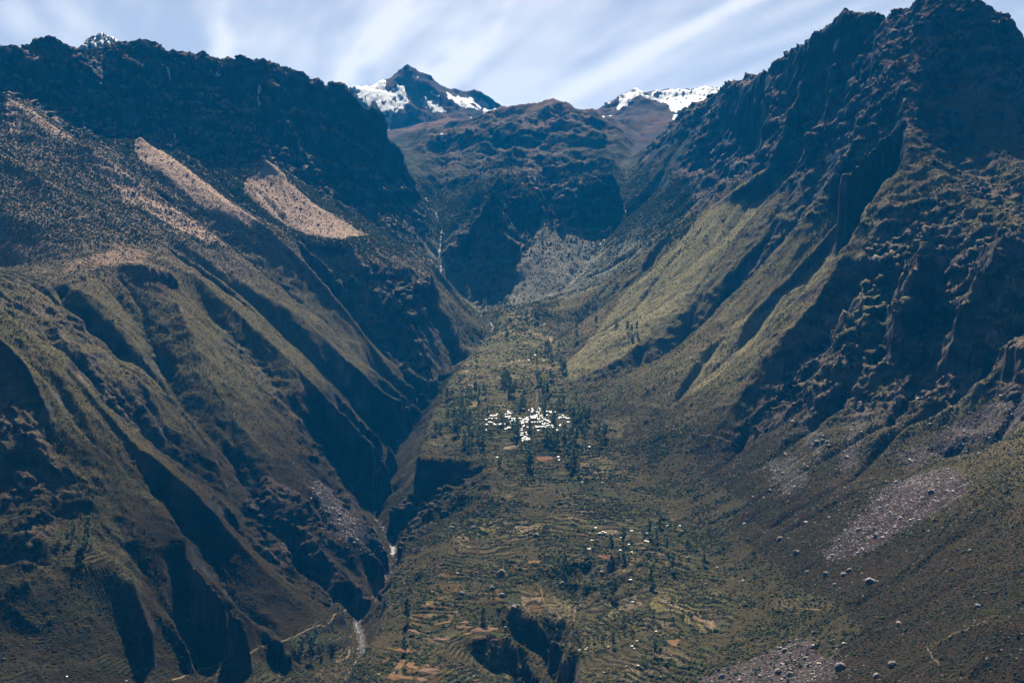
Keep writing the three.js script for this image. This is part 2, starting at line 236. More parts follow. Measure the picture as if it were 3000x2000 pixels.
L('U', 0.5, [[2300, 120, 11500], [2340, 92, 11500], [2380, 80, 11600], [2450, 90, 11600], [2600, 140, 11600]]);
// the country behind
L('B', 0.5, [[-600, 500, 15400], [300, 480, 15400], [1176, 450, 15400], [2000, 450, 15400], [3000, 480, 15400]]);
L('B', 0.5, [[-600, 420, 11500], [0, 400, 11500], [500, 400, 11500]]);
L('B', 0.5, [[1950, 400, 10000], [2300, 400, 9500], [2700, 420, 9500]]);
L('B', 0.4, [[600, 360, 10400], [760, 345, 10400], [860, 340, 10300]]);
//@@END

// survey grid: across over ahead, and the logarithm of the distance ahead
const U0 = -0.53, U1 = 0.53, W0 = Math.log(1450), W1 = Math.log(15300), NU = 560, NV = 760;
function relax(level, startH, startR) {
  const nu = Math.round(NU / level), nv = Math.round(NV / level), n = nu * nv;
  const h = new Float32Array(n), r = new Float32Array(n), wt = new Float32Array(n), fixed = new Uint8Array(n), sum = new Float64Array(n), sumR = new Float64Array(n), reg = new Uint8Array(n);
  const du = (U1 - U0) / (nu - 1), dw = (W1 - W0) / (nv - 1);
  for (const l of lines) for (let k = 0; k + 1 < l.pts.length; k++) {
    const [x0, y0, d0] = l.pts[k], [x1, y1, d1] = l.pts[k + 1];
    const len = Math.max(Math.abs(x1 / d1 - x0 / d0) / du, Math.abs(Math.log(d1 / d0)) / dw), steps = Math.ceil(len * 2) + 1;
    for (let s = 0; s <= steps; s++) {
      const t = s / steps, d = mix(d0, d1, t), i = Math.round((mix(x0, x1, t) / d - U0) / du), j = Math.round((Math.log(d) - W0) / dw);
      if (i < 0 || j < 0 || i >= nu || j >= nv) continue;
      const c = j * nu + i; sum[c] += mix(y0, y1, t); sumR[c] += l.rough; wt[c]++; fixed[c] = 1; reg[c] = l.region.charCodeAt(0);
    }
  }
  for (let j = 0; j < nv; j++) for (let i = 0; i < nu; i++) {
    const c = j * nu + i;
    if (fixed[c]) { h[c] = sum[c] / wt[c]; r[c] = sumR[c] / wt[c]; continue; }
    if (!startH) { h[c] = 700; r[c] = 0.4; continue; }
    const a = Math.min(i / (nu - 1) * (startH.nu - 1), startH.nu - 1.001), b = Math.min(j / (nv - 1) * (startH.nv - 1), startH.nv - 1.001), ai = a | 0, bi = b | 0, fa = a - ai, fb = b - bi, q = bi * startH.nu + ai;
    const lerp2 = (A) => mix(mix(A[q], A[q + 1], fa), mix(A[q + startH.nu], A[q + startH.nu + 1], fa), fb);
    h[c] = lerp2(startH.h); r[c] = lerp2(startH.r);
  }
  const wx = 1 / (du * du), wy = 1 / (dw * dw), tot = 2 * (wx + wy), iters = level >= 8 ? 400 : level >= 4 ? 200 : level >= 2 ? 120 : 90;
  for (let it = 0; it < iters; it++) {
    const om = level >= 8 ? 1.85 : 1.8;
    for (let j = 0; j < nv; j++) for (let i = 0; i < nu; i++) {
      const c = j * nu + i; if (fixed[c]) continue;
      const l = i ? c - 1 : c + 1, q = i < nu - 1 ? c + 1 : c - 1, d = j ? c - nu : c + nu, u = j < nv - 1 ? c + nu : c - nu;
      h[c] += om * ((wx * (h[l] + h[q]) + wy * (h[d] + h[u])) / tot - h[c]);
      r[c] += om * ((wx * (r[l] + r[q]) + wy * (r[d] + r[u])) / tot - r[c]);
    }
  }
  return { nu, nv, h, r, fixed, reg };
}
let grid = null;
for (const level of [16, 8, 4, 2, 1]) grid = relax(level, grid, grid);
const { h: hS, r: rS, fixed: fixS, reg: regS } = grid;
const dU = (U1 - U0) / (NU - 1), dW = (W1 - W0) / (NV - 1);
const ahead = new Float32Array(NV); for (let j = 0; j < NV; j++) ahead[j] = Math.exp(W0 + j * dW);
// distance to the nearest surveyed line (in survey cells across) and its region
const distS = new Float32Array(NU * NV).fill(1e6);
{
  const a = 1, b = dW / dU, c2 = Math.hypot(a, b);
  for (let c = 0; c < NU * NV; c++) if (fixS[c]) distS[c] = 0;
  const see = (c, o, w) => { if (distS[o] + w < distS[c]) { distS[c] = distS[o] + w; regS[c] = regS[o]; } };
  for (let pass = 0; pass < 2; pass++) {
    for (let j = 0; j < NV; j++) for (let i = 0; i < NU; i++) { const c = j * NU + i; if (i) see(c, c - 1, a); if (j) { see(c, c - NU, b); if (i) see(c, c - NU - 1, c2); if (i < NU - 1) see(c, c - NU + 1, c2); } }
    for (let j = NV - 1; j >= 0; j--) for (let i = NU - 1; i >= 0; i--) { const c = j * NU + i; if (i < NU - 1) see(c, c + 1, a); if (j < NV - 1) { see(c, c + NU, b); if (i) see(c, c + NU - 1, c2); if (i < NU - 1) see(c, c + NU + 1, c2); } }
  }
}
// crags and folds between the lines, then running water
for (let j = 0; j < NV; j++) for (let i = 0; i < NU; i++) {
  const c = j * NU + i, D = ahead[j], x = (U0 + i * dU) * D, m = distS[c] * dU * D, damp = 1 - Math.exp(-m / 70), r = rS[c];
  const wx = x + 90 * noise(x / 300, D / 300), wz = D + 90 * noise(x / 300 + 40, D / 300);
  const bold = String.fromCharCode(regS[c]) === 'C' ? 1.9 : 1;
  hS[c] += damp * (bold * r * ((90 + 90 * sstep(0.6, 1, r)) * (ridged(wx / 620, wz / 620, 5, 0.52) - 0.42) + 70 * sstep(0.55, 0.95, r) * (ridged((wx + 0.5 * wz) / 230, (wz - 0.5 * wx) / 640, 4, 0.55) - 0.42)) + 5 * fbm(x / 140, D / 140, 3)) ;
}
function erode(steps, K) {
  const n = NU * NV, rec = new Int32Array(n), order = new Int32Array(n), done = new Uint8Array(n), area = new Float64Array(n), fill = new Float32Array(n);
  const heapK = new Float32Array(n + 8), heapV = new Int32Array(n + 8);
  for (let s = 0; s < steps; s++) {
    done.fill(0); let size = 0, no = 0;
    const push = (k, v) => { let i = size++; while (i > 0) { const p = (i - 1) >> 1; if (heapK[p] <= k) break; heapK[i] = heapK[p]; heapV[i] = heapV[p]; i = p; } heapK[i] = k; heapV[i] = v; };
    const pop = () => { const v = heapV[0], k = heapK[--size], w = heapV[size]; let i = 0; for (;;) { let q = 2 * i + 1; if (q >= size) break; if (q + 1 < size && heapK[q + 1] < heapK[q]) q++; if (heapK[q] >= k) break; heapK[i] = heapK[q]; heapV[i] = heapV[q]; i = q; } heapK[i] = k; heapV[i] = w; return v; };
    for (let i = 0; i < NU; i++) for (const c of [i, (NV - 1) * NU + i]) { done[c] = 1; rec[c] = c; fill[c] = hS[c]; push(hS[c], c); }
    while (size) {
      const c = pop(); order[no++] = c; const i = c % NU, j = (c / NU) | 0;
      for (let dj = -1; dj <= 1; dj++) for (let di = -1; di <= 1; di++) {
        const a = i + di, b = j + dj; if (a < 0 || b < 0 || a >= NU || b >= NV) continue;
        const q = b * NU + a; if (done[q]) continue; done[q] = 1; rec[q] = c; fill[q] = Math.max(hS[q], fill[c] + 1e-3); push(fill[q], q);
      }
    }
    for (let c = 0; c < n; c++) {              // steepest way down rather than the first one found
      const i = c % NU, j = (c / NU) | 0; if (j === 0 || j === NV - 1) continue;
      let best = 0, to = rec[c]; const D = ahead[j];
      for (let dj = -1; dj <= 1; dj++) for (let di = -1; di <= 1; di++) { const a = i + di; if (a < 0 || a >= NU || (!di && !dj)) continue; const q = c + dj * NU + di, sl = (fill[c] - fill[q]) / Math.hypot(di * dU * D, dj * dW * D); if (sl > best) { best = sl; to = q; } }
      rec[c] = to;
    }
    for (let j = 0; j < NV; j++) for (let i = 0; i < NU; i++) area[j * NU + i] = dU * ahead[j] * dW * ahead[j];
    for (let k = no - 1; k >= 0; k--) { const c = order[k]; if (rec[c] !== c) area[rec[c]] += area[c]; }
    for (let k = 0; k < no; k++) {
      const c = order[k], q = rec[c]; if (q === c || fixS[c]) continue;
      const j = (c / NU) | 0, jq = (q / NU) | 0, D = ahead[j], dist = Math.hypot((c % NU - q % NU) * dU * D, (j - jq) * dW * D);
      const f = K * rS[c] * Math.sqrt(Math.min(Math.max(0, area[c] - 1.2e4), 6e5)) / dist;
      if (hS[c] > hS[q]) hS[c] = (hS[c] + f * hS[q]) / (1 + f);
    }
  }
  return area;
}
function slump(passes) {                           // banks steeper than the rock can stand fall back
  for (let s = 0; s < passes; s++) for (let j = 1; j < NV - 1; j++) for (let i = 1; i < NU - 1; i++) {
    const c = j * NU + i, D = ahead[j], hold = 0.72 + 1.1 * rS[c] * rS[c]; let cut = 0;
    for (let dj = -1; dj <= 1; dj++) for (let di = -1; di <= 1; di++) {
      if (!di && !dj) continue;
      const q = c + dj * NU + di, drop = hS[c] - hS[q] - hold * Math.hypot(di * dU * D, dj * dW * D);
      if (drop > cut) cut = drop;
      if (drop > 0 && fixS[c] && !fixS[q]) hS[q] += drop * 0.8;
    }
    if (cut > 0 && !fixS[c]) hS[c] -= cut * 0.5;
  }
}
let flowS;
for (let k = 0; k < 8; k++) { flowS = erode(1, 0.035); slump(2); }

for (let pass = 0; pass < 2; pass++) {
  const B = hS.slice();
  for (let j = 1; j < NV - 1; j++) for (let i = 1; i < NU - 1; i++) {
    const c = j * NU + i, k = 0.35 + 0.65 * sstep(0.4, 0.8, rS[c]), m = (4 * B[c] + 2 * (B[c - 1] + B[c + 1] + B[c - NU] + B[c + NU]) + B[c - NU - 1] + B[c - NU + 1] + B[c + NU - 1] + B[c + NU + 1]) / 16;
    hS[c] = mix(B[c], m, fixS[c] ? 0.45 * k : k);
  }
}

// ---------------------------------------------------------------- the ground as a function of place
function bicubic(A, a, b) {
  a = clamp(a, 1, NU - 3.001); b = clamp(b, 1, NV - 3.001);
  const i = a | 0, j = b | 0, x = a - i, y = b - j; let s = 0;
  const w = (t, k) => k === 0 ? ((-0.5 * t + 1) * t - 0.5) * t : k === 1 ? (1.5 * t - 2.5) * t * t + 1 : k === 2 ? ((-1.5 * t + 2) * t + 0.5) * t : (0.5 * t - 0.5) * t * t;
  const x0 = w(x, 0), x1 = w(x, 1), x2 = w(x, 2), x3 = w(x, 3);
  for (let k = 0; k < 4; k++) { const c = (j - 1 + k) * NU + i - 1; s += w(y, k) * (x0 * A[c] + x1 * A[c + 1] + x2 * A[c + 2] + x3 * A[c + 3]); }
  return s;
}
function bilinear(A, a, b) {
  a = clamp(a, 0, NU - 1.001); b = clamp(b, 0, NV - 1.001);
  const i = a | 0, j = b | 0, c = j * NU + i; return mix(mix(A[c], A[c + 1], a - i), mix(A[c + NU], A[c + NU + 1], a - i), b - j);
}
const cellA = (x, D) => (x / D - U0) / dU, cellB = (D) => (Math.log(D) - W0) / dW;
function ruggedness(x, D) { return bilinear(rS, cellA(x, D), cellB(D)); }
function regionAt(x, D) { const a = Math.round(clamp(cellA(x, D), 0, NU - 1)), b = Math.round(clamp(cellB(D), 0, NV - 1)); return String.fromCharCode(regS[b * NU + a]); }

// first meeting of a line of sight with the coarse ground; outlines drawn there become areas of the plan
function coarse(px, py) {
  const [u, t] = sight(px, py), a = clamp((u - U0) / dU, 0, NU - 1.01), i = a | 0;
  for (let j = 0; j + 1 < NV; j++) { const c = j * NU + i; if (mix(hS[c], hS[c + 1], a - i) - EYE >= t * ahead[j]) return [u * ahead[j], ahead[j]]; }
  let top = -9, at = NV - 1; for (let j = 0; j < NV; j++) { const c = j * NU + i, e = (mix(hS[c], hS[c + 1], a - i) - EYE) / ahead[j]; if (e > top) { top = e; at = j; } }
  return [u * ahead[at], ahead[at]];          // it passes over the land: the crest just below it
}
function plan(pts) {
  const p = pts.map(([x, y]) => coarse(x, y)), xs = p.map((q) => q[0]), zs = p.map((q) => q[1]);
  return { p, x0: Math.min(...xs) - 30, x1: Math.max(...xs) + 30, z0: Math.min(...zs) - 30, z1: Math.max(...zs) + 30 };
}
function inside(a, x, D) {
  if (x < a.x0 || x > a.x1 || D < a.z0 || D > a.z1) return false;
  let on = false; const p = a.p;
  for (let i = 0, j = p.length - 1; i < p.length; j = i++) if ((p[i][1] > D) !== (p[j][1] > D) && x < (p[j][0] - p[i][0]) * (D - p[i][1]) / (p[j][1] - p[i][1]) + p[i][0]) on = !on;
  return on;
}
const anyOf = (list, x, D) => { for (const a of list) if (inside(a, x, D)) return true; return false; };
// terraced ground
const terraced = [
  [[1130, 770], [1060, 850], [1015, 930], [985, 1030], [1110, 1035], [1135, 1100], [1130, 1170], [1040, 1215], [1000, 1330], [930, 1440], [850, 1568], [1600, 1568], [1700, 1420], [1620, 1270], [1480, 1110], [1390, 1010], [1320, 920], [1290, 850], [1300, 740], [1200, 700], [1140, 715]],
  [[1010, 690], [1000, 780], [1060, 808], [1118, 768], [1095, 735], [1050, 690]],
  [[0, 1180], [340, 1080], [365, 1160], [310, 1210], [325, 1380], [290, 1440], [420, 1568], [0, 1568]],
  [[495, 960], [560, 930], [655, 1105], [570, 1110], [540, 1040]],
  [[150, 595], [330, 575], [335, 612], [150, 622]],
  [[1790, 1370], [1930, 1380], [1930, 1410], [1780, 1400]],
  [[640, 1470], [800, 1420], [815, 1500], [790, 1568], [430, 1568], [520, 1520]],
].map(plan);
let terS = new Float32Array(NU * NV);
for (let j = 0; j < NV; j++) for (let i = 0; i < NU; i++) { const D = ahead[j]; if (D < 7000) terS[j * NU + i] = anyOf(terraced, (U0 + i * dU) * D, D) ? 1 : 0; }
for (let pass = 0; pass < 2; pass++) { const B = terS.slice(); for (let j = 1; j < NV - 1; j++) for (let i = 1; i < NU - 1; i++) { const c = j * NU + i; B[c] = (terS[c] * 2 + terS[c - 1] + terS[c + 1] + terS[c - NU] + terS[c + NU]) / 6; } terS = B; }
const STEP = 4.2;
function base(x, D) { return bicubic(hS, cellA(x, D), cellB(D)); }
function terraceOf(h0, x, D) { return h0 / STEP + 2.1 * noise(x / 150, D / 150) + 0.9 * noise(x / 41, D / 41); }
function height(x, D) {
  const a = cellA(x, D), b = cellB(D), r = bilinear(rS, a, b);
  let h = bicubic(hS, a, b);
  const far = D > 9000 ? 2 : 1, ter = bilinear(terS, a, b) * (1 - sstep(0.22, 0.45, r)) * sstep(-0.3, 0.15, noise(x / 130 + 8, D / 130) + 0.5 * noise(x / 47, D / 47)), wx = x + 14 * noise(x / 60, D / 60), wz = D + 14 * noise(x / 60 + 9, D / 60);
  if (ter > 0.02) { const q = terraceOf(h, x, D), f = q - Math.floor(q); h += ter * STEP * (sstep(0, 0.28, f) - f); }
  h += (0.10 + 0.9 * r) * 15 * far * (ridged(wx / (95 * far), wz / (95 * far), 4, 0.55) - 0.45) * (1 - 0.6 * ter);
  if (r > 0.5) {
    const e = sstep(0, 14, bilinear(distS, a, b)), k = r - 0.5, e2 = mix(0.72, 1, e), q = 1 + 0.5 * sstep(7000, 10000, D);
    h += k * 120 * (ridged(x / (230 * q) + 5, (D + 0.4 * h) / (300 * q), 3, 0.5) - 0.45) * e;
    h += k * e2 * (70 * (ridged(x / 74 + 15, (D + 0.9 * h) / 105, 4, 0.55) - 0.45) + 44 * noise(h / 46 + 0.9 * noise(x / 120, D / 120), x / 200) + 26 * (ridged(x / 24, (D + h) / 30, 2) - 0.5));
  }
  h += (0.3 + r) * 1.7 * fbm(x / 16, D / 16, 2) * (1 - 0.5 * ter);
  return h;
}
// ---------------------------------------------------------------- ground mesh
const QU = 960, QV = 1220;
const us = [], ds = [];
{
  const add = (A, to, n) => { const from = A[A.length - 1]; for (let k = 1; k <= n; k++) A.push(mix(from, to, k / n)); };
  us.push(-0.52); add(us, -0.375, 36); add(us, 0.375, QU); add(us, 0.52, 36);
  const ws = [Math.log(1480)]; add(ws, Math.log(1950), 24); add(ws, Math.log(5600), (QV * 0.6) | 0); add(ws, Math.log(9500), (QV * 0.27) | 0); add(ws, Math.log(13000), (QV * 0.13) | 0); add(ws, Math.log(15200), 14);
  for (const w of ws) ds.push(Math.exp(w));
}
const MU = us.length, MV = ds.length;
const pos = new Float32Array(MU * MV * 3), nor = new Float32Array(MU * MV * 3), col = new Float32Array(MU * MV * 3), uvs = new Float32Array(MU * MV * 2);
for (let j = 0; j < MV; j++) for (let i = 0; i < MU; i++) { const k = (j * MU + i) * 3, D = ds[j], x = us[i] * D; pos[k] = x; pos[k + 1] = height(x, D); pos[k + 2] = -D; uvs[(k / 3) * 2] = x / 90; uvs[(k / 3) * 2 + 1] = (D + pos[k + 1]) / 90; }
function facing() {
for (let j = 0; j < MV; j++) for (let i = 0; i < MU; i++) {
  const l = (j * MU + Math.max(i - 1, 0)) * 3, r = (j * MU + Math.min(i + 1, MU - 1)) * 3, d = (Math.max(j - 1, 0) * MU + i) * 3, u = (Math.min(j + 1, MV - 1) * MU + i) * 3, k = (j * MU + i) * 3;
  const ax = pos[r] - pos[l], ay = pos[r + 1] - pos[l + 1], az = pos[r + 2] - pos[l + 2], bx = pos[u] - pos[d], by = pos[u + 1] - pos[d + 1], bz = pos[u + 2] - pos[d + 2];
  const nx = ay * bz - az * by, ny = az * bx - ax * bz, nz = ax * by - ay * bx, m = Math.hypot(nx, ny, nz); nor[k] = nx / m; nor[k + 1] = ny / m; nor[k + 2] = nz / m;
}
}
facing();
// crags: steep rock is pushed in and out along its own normal
for (let j = 1; j < MV - 1; j++) for (let i = 1; i < MU - 1; i++) {
  const k = (j * MU + i) * 3, D = ds[j], steep = sstep(0.30, 0.5, 1 - nor[k + 1]); if (steep < 0.02) continue;
  const r = ruggedness(pos[k], D), x = pos[k], y = pos[k + 1], q = D > 8500 ? 1.6 : 1, amp = steep * (5 + 26 * sstep(0.35, 0.9, r)) * q * mix(0.55, 1, sstep(2500, 5000, D));
  const d = amp * (0.75 * crag(x / (78 * q), y / (120 * q), D / (78 * q)) + 0.9 * sstep(0.5, 0.9, r) * (crag(x / 240, y / 330, D / 240) - 0.3) + 0.3 * noise3(x / 300, y / 26, D / 300) - 0.2);
  pos[k] += nor[k] * d; pos[k + 1] += nor[k + 1] * d; pos[k + 2] += nor[k + 2] * d;
}
facing();
function find(A, v) { let lo = 0, hi = A.length - 2; while (lo < hi) { const m = (lo + hi + 1) >> 1; if (A[m] <= v) lo = m; else hi = m - 1; } return lo; }
function onGround(x, D) {                          // height of the built surface
  const u = x / D, i = find(us, u), j = find(ds, D), a = clamp((u - us[i]) / (us[i + 1] - us[i])), b = clamp((D - ds[j]) / (ds[j + 1] - ds[j])), k = (j * MU + i) * 3 + 1, n = MU * 3;
  return a > b ? pos[k] + a * (pos[k + 3] - pos[k]) + b * (pos[k + n + 3] - pos[k + 3]) : pos[k] + b * (pos[k + n] - pos[k]) + a * (pos[k + n + 3] - pos[k + n]);
}
function normalAt(x, D) { const i = find(us, x / D), j = find(ds, D), k = (j * MU + i) * 3; return [nor[k], nor[k + 1], nor[k + 2]]; }
function ground(px, py) {                          // where a line of sight of the survey meets the built surface
  const [u, t] = sight(px, py), i = find(us, u), a = (u - us[i]) / (us[i + 1] - us[i]);
  for (let j = 1; j < MV; j++) {
    const k = (j * MU + i) * 3 + 1, h = mix(pos[k], pos[k + 3], a) - EYE - t * ds[j];
    if (h >= 0 && ds[j] > 1750) { const q = k - MU * 3, g = mix(pos[q], pos[q + 3], a) - EYE - t * ds[j - 1], D = mix(ds[j - 1], ds[j], clamp(-g / (h - g + 1e-6))); return [u * D, onGround(u * D, D), -D]; }
  }
  return null;
}

// ---------------------------------------------------------------- what covers the ground
const tan = [
  [[314, 318], [345, 332], [420, 378], [480, 425], [530, 466], [600, 512], [580, 522], [520, 505], [470, 482], [430, 450], [390, 412], [355, 385], [322, 372], [308, 345]],
  [[609, 366], [637, 384], [658, 408], [686, 440], [721, 468], [784, 506], [820, 526], [850, 541], [784, 552], [700, 540], [630, 500], [560, 450], [560, 415], [590, 400]],
  [[212, 345], [266, 385], [350, 445], [430, 500], [530, 570], [470, 560], [380, 515], [300, 465], [250, 425], [215, 385]],
  [[12, 220], [60, 245], [120, 285], [165, 318], [140, 330], [90, 290], [50, 262], [40, 330], [12, 320]],
  [[154, 607], [203, 593], [259, 569], [343, 583], [329, 607], [210, 622], [147, 622]],
].map(plan);
const greyScree = [
  [[717, 1110], [760, 1125], [800, 1170], [870, 1250], [903, 1290], [890, 1310], [850, 1290], [790, 1240], [730, 1180]],
  [[1840, 880], [1858, 960], [1895, 1010], [1880, 1080], [1850, 1010], [1835, 930]],
  [[1965, 850], [1985, 880], [2000, 960], [1960, 1080], [1930, 1090], [1955, 980]],
  [[2045, 860], [2062, 880], [2066, 960], [2040, 1030], [2045, 940]],
  [[1760, 1060], [1830, 1050], [1860, 1110], [1800, 1140]],
].map(plan);
const violetScree = [
  [[2240, 930], [2352, 860], [2420, 870], [2420, 960], [2290, 1000], [2190, 1035], [2080, 1080], [2060, 1050]],
  [[2060, 1105], [2150, 1080], [2225, 1100], [2200, 1150], [2100, 1205], [2000, 1265], [1900, 1300], [1900, 1260], [1980, 1180]],
  [[1770, 1500], [1830, 1470], [1930, 1520], [1920, 1568], [1600, 1568], [1650, 1540]],
].map(plan);
const fan = [[[1245, 505], [1300, 512], [1372, 564], [1330, 640], [1200, 702], [1168, 690], [1215, 575]]].map(plan);
const reds = [[[1253, 252], [1268, 262], [1291, 297], [1225, 297]], [[860, 1330], [885, 1300], [905, 1360], [880, 1380]]].map(plan);
const litGrass = [[[1290, 850], [1420, 690], [1640, 470], [1767, 381], [1800, 420], [1560, 720], [1400, 840], [1300, 880]], [[1400, 960], [1700, 740], [1960, 470], [2000, 520], [1760, 760], [1500, 960], [1420, 1010]]].map(plan);  // sunlit dry-grass bands, given a brighter colour to look lit
const snowOn = [
  [[800, 194], [876, 184], [890, 184], [883, 205], [888, 210], [928, 196], [938, 235], [926, 252], [898, 286], [884, 273], [874, 256], [856, 235], [847, 247], [834, 239], [809, 211]],
  [[981, 206], [1018, 226], [1010, 232], [985, 216]],
  [[1019, 206], [1026, 224], [1058, 246], [1096, 253], [1098, 249], [1068, 231], [1034, 216]],
  [[961, 231], [976, 222], [1006, 234], [1018, 248], [1040, 256], [1000, 260], [981, 258], [964, 244]],
  [[1047, 218], [1098, 224], [1114, 239], [1143, 244], [1143, 250], [1100, 244], [1060, 232]],
  [[1380, 270], [1424, 221], [1463, 199], [1500, 213], [1560, 205], [1662, 201], [1670, 222], [1600, 238], [1540, 246], [1515, 234], [1484, 224], [1440, 242], [1412, 264], [1390, 276]],
  [[186, 122], [198, 106], [226, 98], [262, 99], [280, 107], [260, 130], [196, 130]],
  [[2300, 110], [2352, 95], [2352, 130], [2310, 130]],
].map(plan);
const isSnow = (x, y, D, ny) => {
  const w = D / 12000, qx = x + w * (26 * noise(x / 60, y / 45) + 14 * noise(x / 22, y / 16)), qD = D + w * 40 * noise(x / 70 + 7, D / 70);
  if (anyOf(snowOn, qx, qD)) return 0.8 * noise(x / 46 + 3, y / 70) + 0.8 * noise(x / 19, y / 22) + 0.35 * noise(x / 90, y / 200) < 0.22 + 0.5 * (ny - 0.6);
  const reg = regionAt(x, D);
  if (reg === 'N') return y > EYE + 1345 + 70 * noise(x / 90, y / 50) + 50 * noise(x / 30, y / 20) && noise(x / 40 + 3, y / 26) < 0.5;
  return 'STN'.includes(reg) && y > EYE + 1450 && ny > 0.62 && noise(x / 40, y / 24) + 0.6 * noise(x / 15, y / 10) > 0.42;
};
const wild = (x, D, s) => fbm(x / s, D / s, 3);
const tint = (c, k) => [c[0] * k, c[1] * k, c[2] * k];
const blend = (a, b, t) => [mix(a[0], b[0], t), mix(a[1], b[1], t), mix(a[2], b[2], t)];
const hash = (a, b) => { let h = Math.imul(a | 0, 374761393) ^ Math.imul(b | 0, 668265263); h = Math.imul(h ^ (h >>> 13), 1274126177); return ((h ^ (h >>> 16)) >>> 0) / 4294967296; };
const DIM = 0.44;
const CROPS = [[0.075, 0.07, 0.035], [0.06, 0.068, 0.028], [0.11, 0.09, 0.05], [0.14, 0.11, 0.07], [0.22, 0.165, 0.105], [0.09, 0.075, 0.045], [0.19, 0.155, 0.075], [0.15, 0.135, 0.06], [0.08, 0.065, 0.045]];
function cover(x, y, D, n) {
  const reg = regionAt(x, D), a = cellA(x, D), b = cellB(D), r = bilinear(rS, a, b), big = wild(x, D, 420), mid = wild(x + 900, D, 90), fine = noise(x / 9, (D + y) / 9) + 0.6 * noise(x / 4.1, (D + y) / 4.1);
  const flow = Math.log10(1 + bilinear(flowS, a, b) / 4000);
  const wx = x + 22 * noise(x / 40, D / 40) + 9 * noise(x / 13, D / 13), wD = D + 22 * noise(x / 40 + 5, D / 40) + 9 * noise(x / 13 + 5, D / 13);
  let c;
  if (reg === 'S' || reg === 'T' || reg === 'N' || reg === 'U') c = blend([0.075, 0.07, 0.075], [0.12, 0.085, 0.075], sstep(-0.2, 0.5, big + mid));
  else if (reg === 'C' || reg === 'B') c = blend(blend(blend([0.05, 0.055, 0.04], [0.085, 0.075, 0.06], sstep(-0.2, 0.4, mid)), [0.155, 0.145, 0.105], sstep(1280, 1080, y + 60 * mid)), [0.16, 0.105, 0.09], sstep(1980, 2200, y + 200 * mid + 90 * big));
  else if (reg === 'P' || reg === 'G') c = blend([0.12, 0.10, 0.058], [0.085, 0.08, 0.04], sstep(-0.3, 0.3, mid));
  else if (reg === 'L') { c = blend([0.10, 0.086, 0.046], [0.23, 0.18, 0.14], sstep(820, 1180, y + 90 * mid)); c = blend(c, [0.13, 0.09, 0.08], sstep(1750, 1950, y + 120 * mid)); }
  else { c = blend([0.125, 0.112, 0.058], [0.12, 0.09, 0.06], sstep(-0.1, 0.6, big + 0.7 * mid)); c = blend(c, [0.10, 0.078, 0.07], sstep(1150, 1500, y + 120 * mid)); }
  if (reg === 'L' || reg === 'R') { c = blend(c, [0.10, 0.068, 0.048], 0.6 * sstep(0.15, 0.6, mid - 0.3 * big)); c = blend(c, [0.062, 0.062, 0.03], 0.55 * sstep(0.5, 1.6, flow)); }
  if (anyOf(litGrass, wx, wD)) c = blend(c, [0.215, 0.19, 0.10], 0.8);  // sunlight painted in as paler dry grass
  if (reg !== 'C') c = blend(c, reg === 'R' ? [0.054, 0.038, 0.022] : [0.042, 0.029, 0.014], 0.9 * sstep(720, 400, y + 60 * mid) * (reg === 'P' ? 0.6 : 1));  // low ground browner, also darkened to imitate a dim foreground
  const ter = bilinear(terS, a, b);
  if (ter > 0.05) {
    const q = terraceOf(base(x, D), x, D), row = Math.floor(q), f = q - row, cell = Math.floor((x + 25 * noise(row * 3.7, x / 60)) / (28 + 50 * hash(row, 7)) + row * 5.3), k = hash(row, cell);
    let crop = CROPS[(k * CROPS.length) | 0]; const open = reg === 'L' ? 0.25 : sstep(-0.25, 0.3, wild(x + 300, D, 260));
    crop = blend(CROPS[((k * 57) % 1 * 3) | 0], crop, open);
    if (reg === 'P' && k > 0.62 && x < 60 && D < 3100) crop = [0.12, 0.078, 0.038];
    if (reg === 'P') crop = tint(crop, mix(1.05, 1.9, sstep(430, 650, y)));
    if (f < 0.26) crop = blend(crop, [0.034, 0.029, 0.02], 0.85);  // terrace walls: dark stone, with their shade painted in too
    c = blend(c, crop, ter * mix(0.3, 0.95, sstep(-0.3, 0.2, noise(x / 130 + 8, D / 130) + 0.5 * noise(x / 47, D / 47))));
  }
  if (anyOf(fan, wx, wD)) c = blend(c, [0.23, 0.21, 0.155], 0.85);
  const tx = wx + 26 * noise(x / 75 + 2, D / 75), tD = wD + 40 * noise(x / 75 + 12, D / 75);
  if (anyOf(tan, tx, tD)) c = blend(c, inside(tan[4], tx, tD) ? [0.27, 0.19, 0.14] : [0.42, 0.30, 0.225], 0.9);
  if (anyOf(greyScree, wx, wD)) c = blend(c, [0.125, 0.118, 0.122], 0.5 + 0.3 * fine);
  if (anyOf(violetScree, wx, wD)) c = blend(c, [0.10, 0.076, 0.08], 0.75);
  if (anyOf(reds, wx, wD)) c = blend(c, [0.19, 0.10, 0.085], 0.8);
  const steep = 1 - n[1] + 0.06 * mid + 0.03 * fine, rock = sstep(mix(0.36, 0.27, r), mix(0.5, 0.4, r), steep);
  if (r > 0.55 && reg !== 'P') c = blend(c, [0.21, 0.15, 0.12], 0.75 * sstep(0.55, 0.85, r) * sstep(-0.25, 0.35, wild(x + 70, D, 130)));
  let stone = blend([0.058, 0.056, 0.06], [0.105, 0.08, 0.07], sstep(-0.2, 0.7, noise(x / 35 + 3, y / 90) + mid)); stone = blend(stone, [0.03, 0.054, 0.092], 0.8 * sstep(900, 1500, y + 120 * big) * (reg === 'P' ? 0 : 1));  // high rock turned blue: distance haze painted into its colour
  stone = tint(stone, 0.75 + 0.9 * sstep(-0.1, 0.5, noise(x / 60 + 9, y / 40 + D / 200) + 0.5 * noise(x / 21, y / 17)));
  c = blend(c, stone, rock);
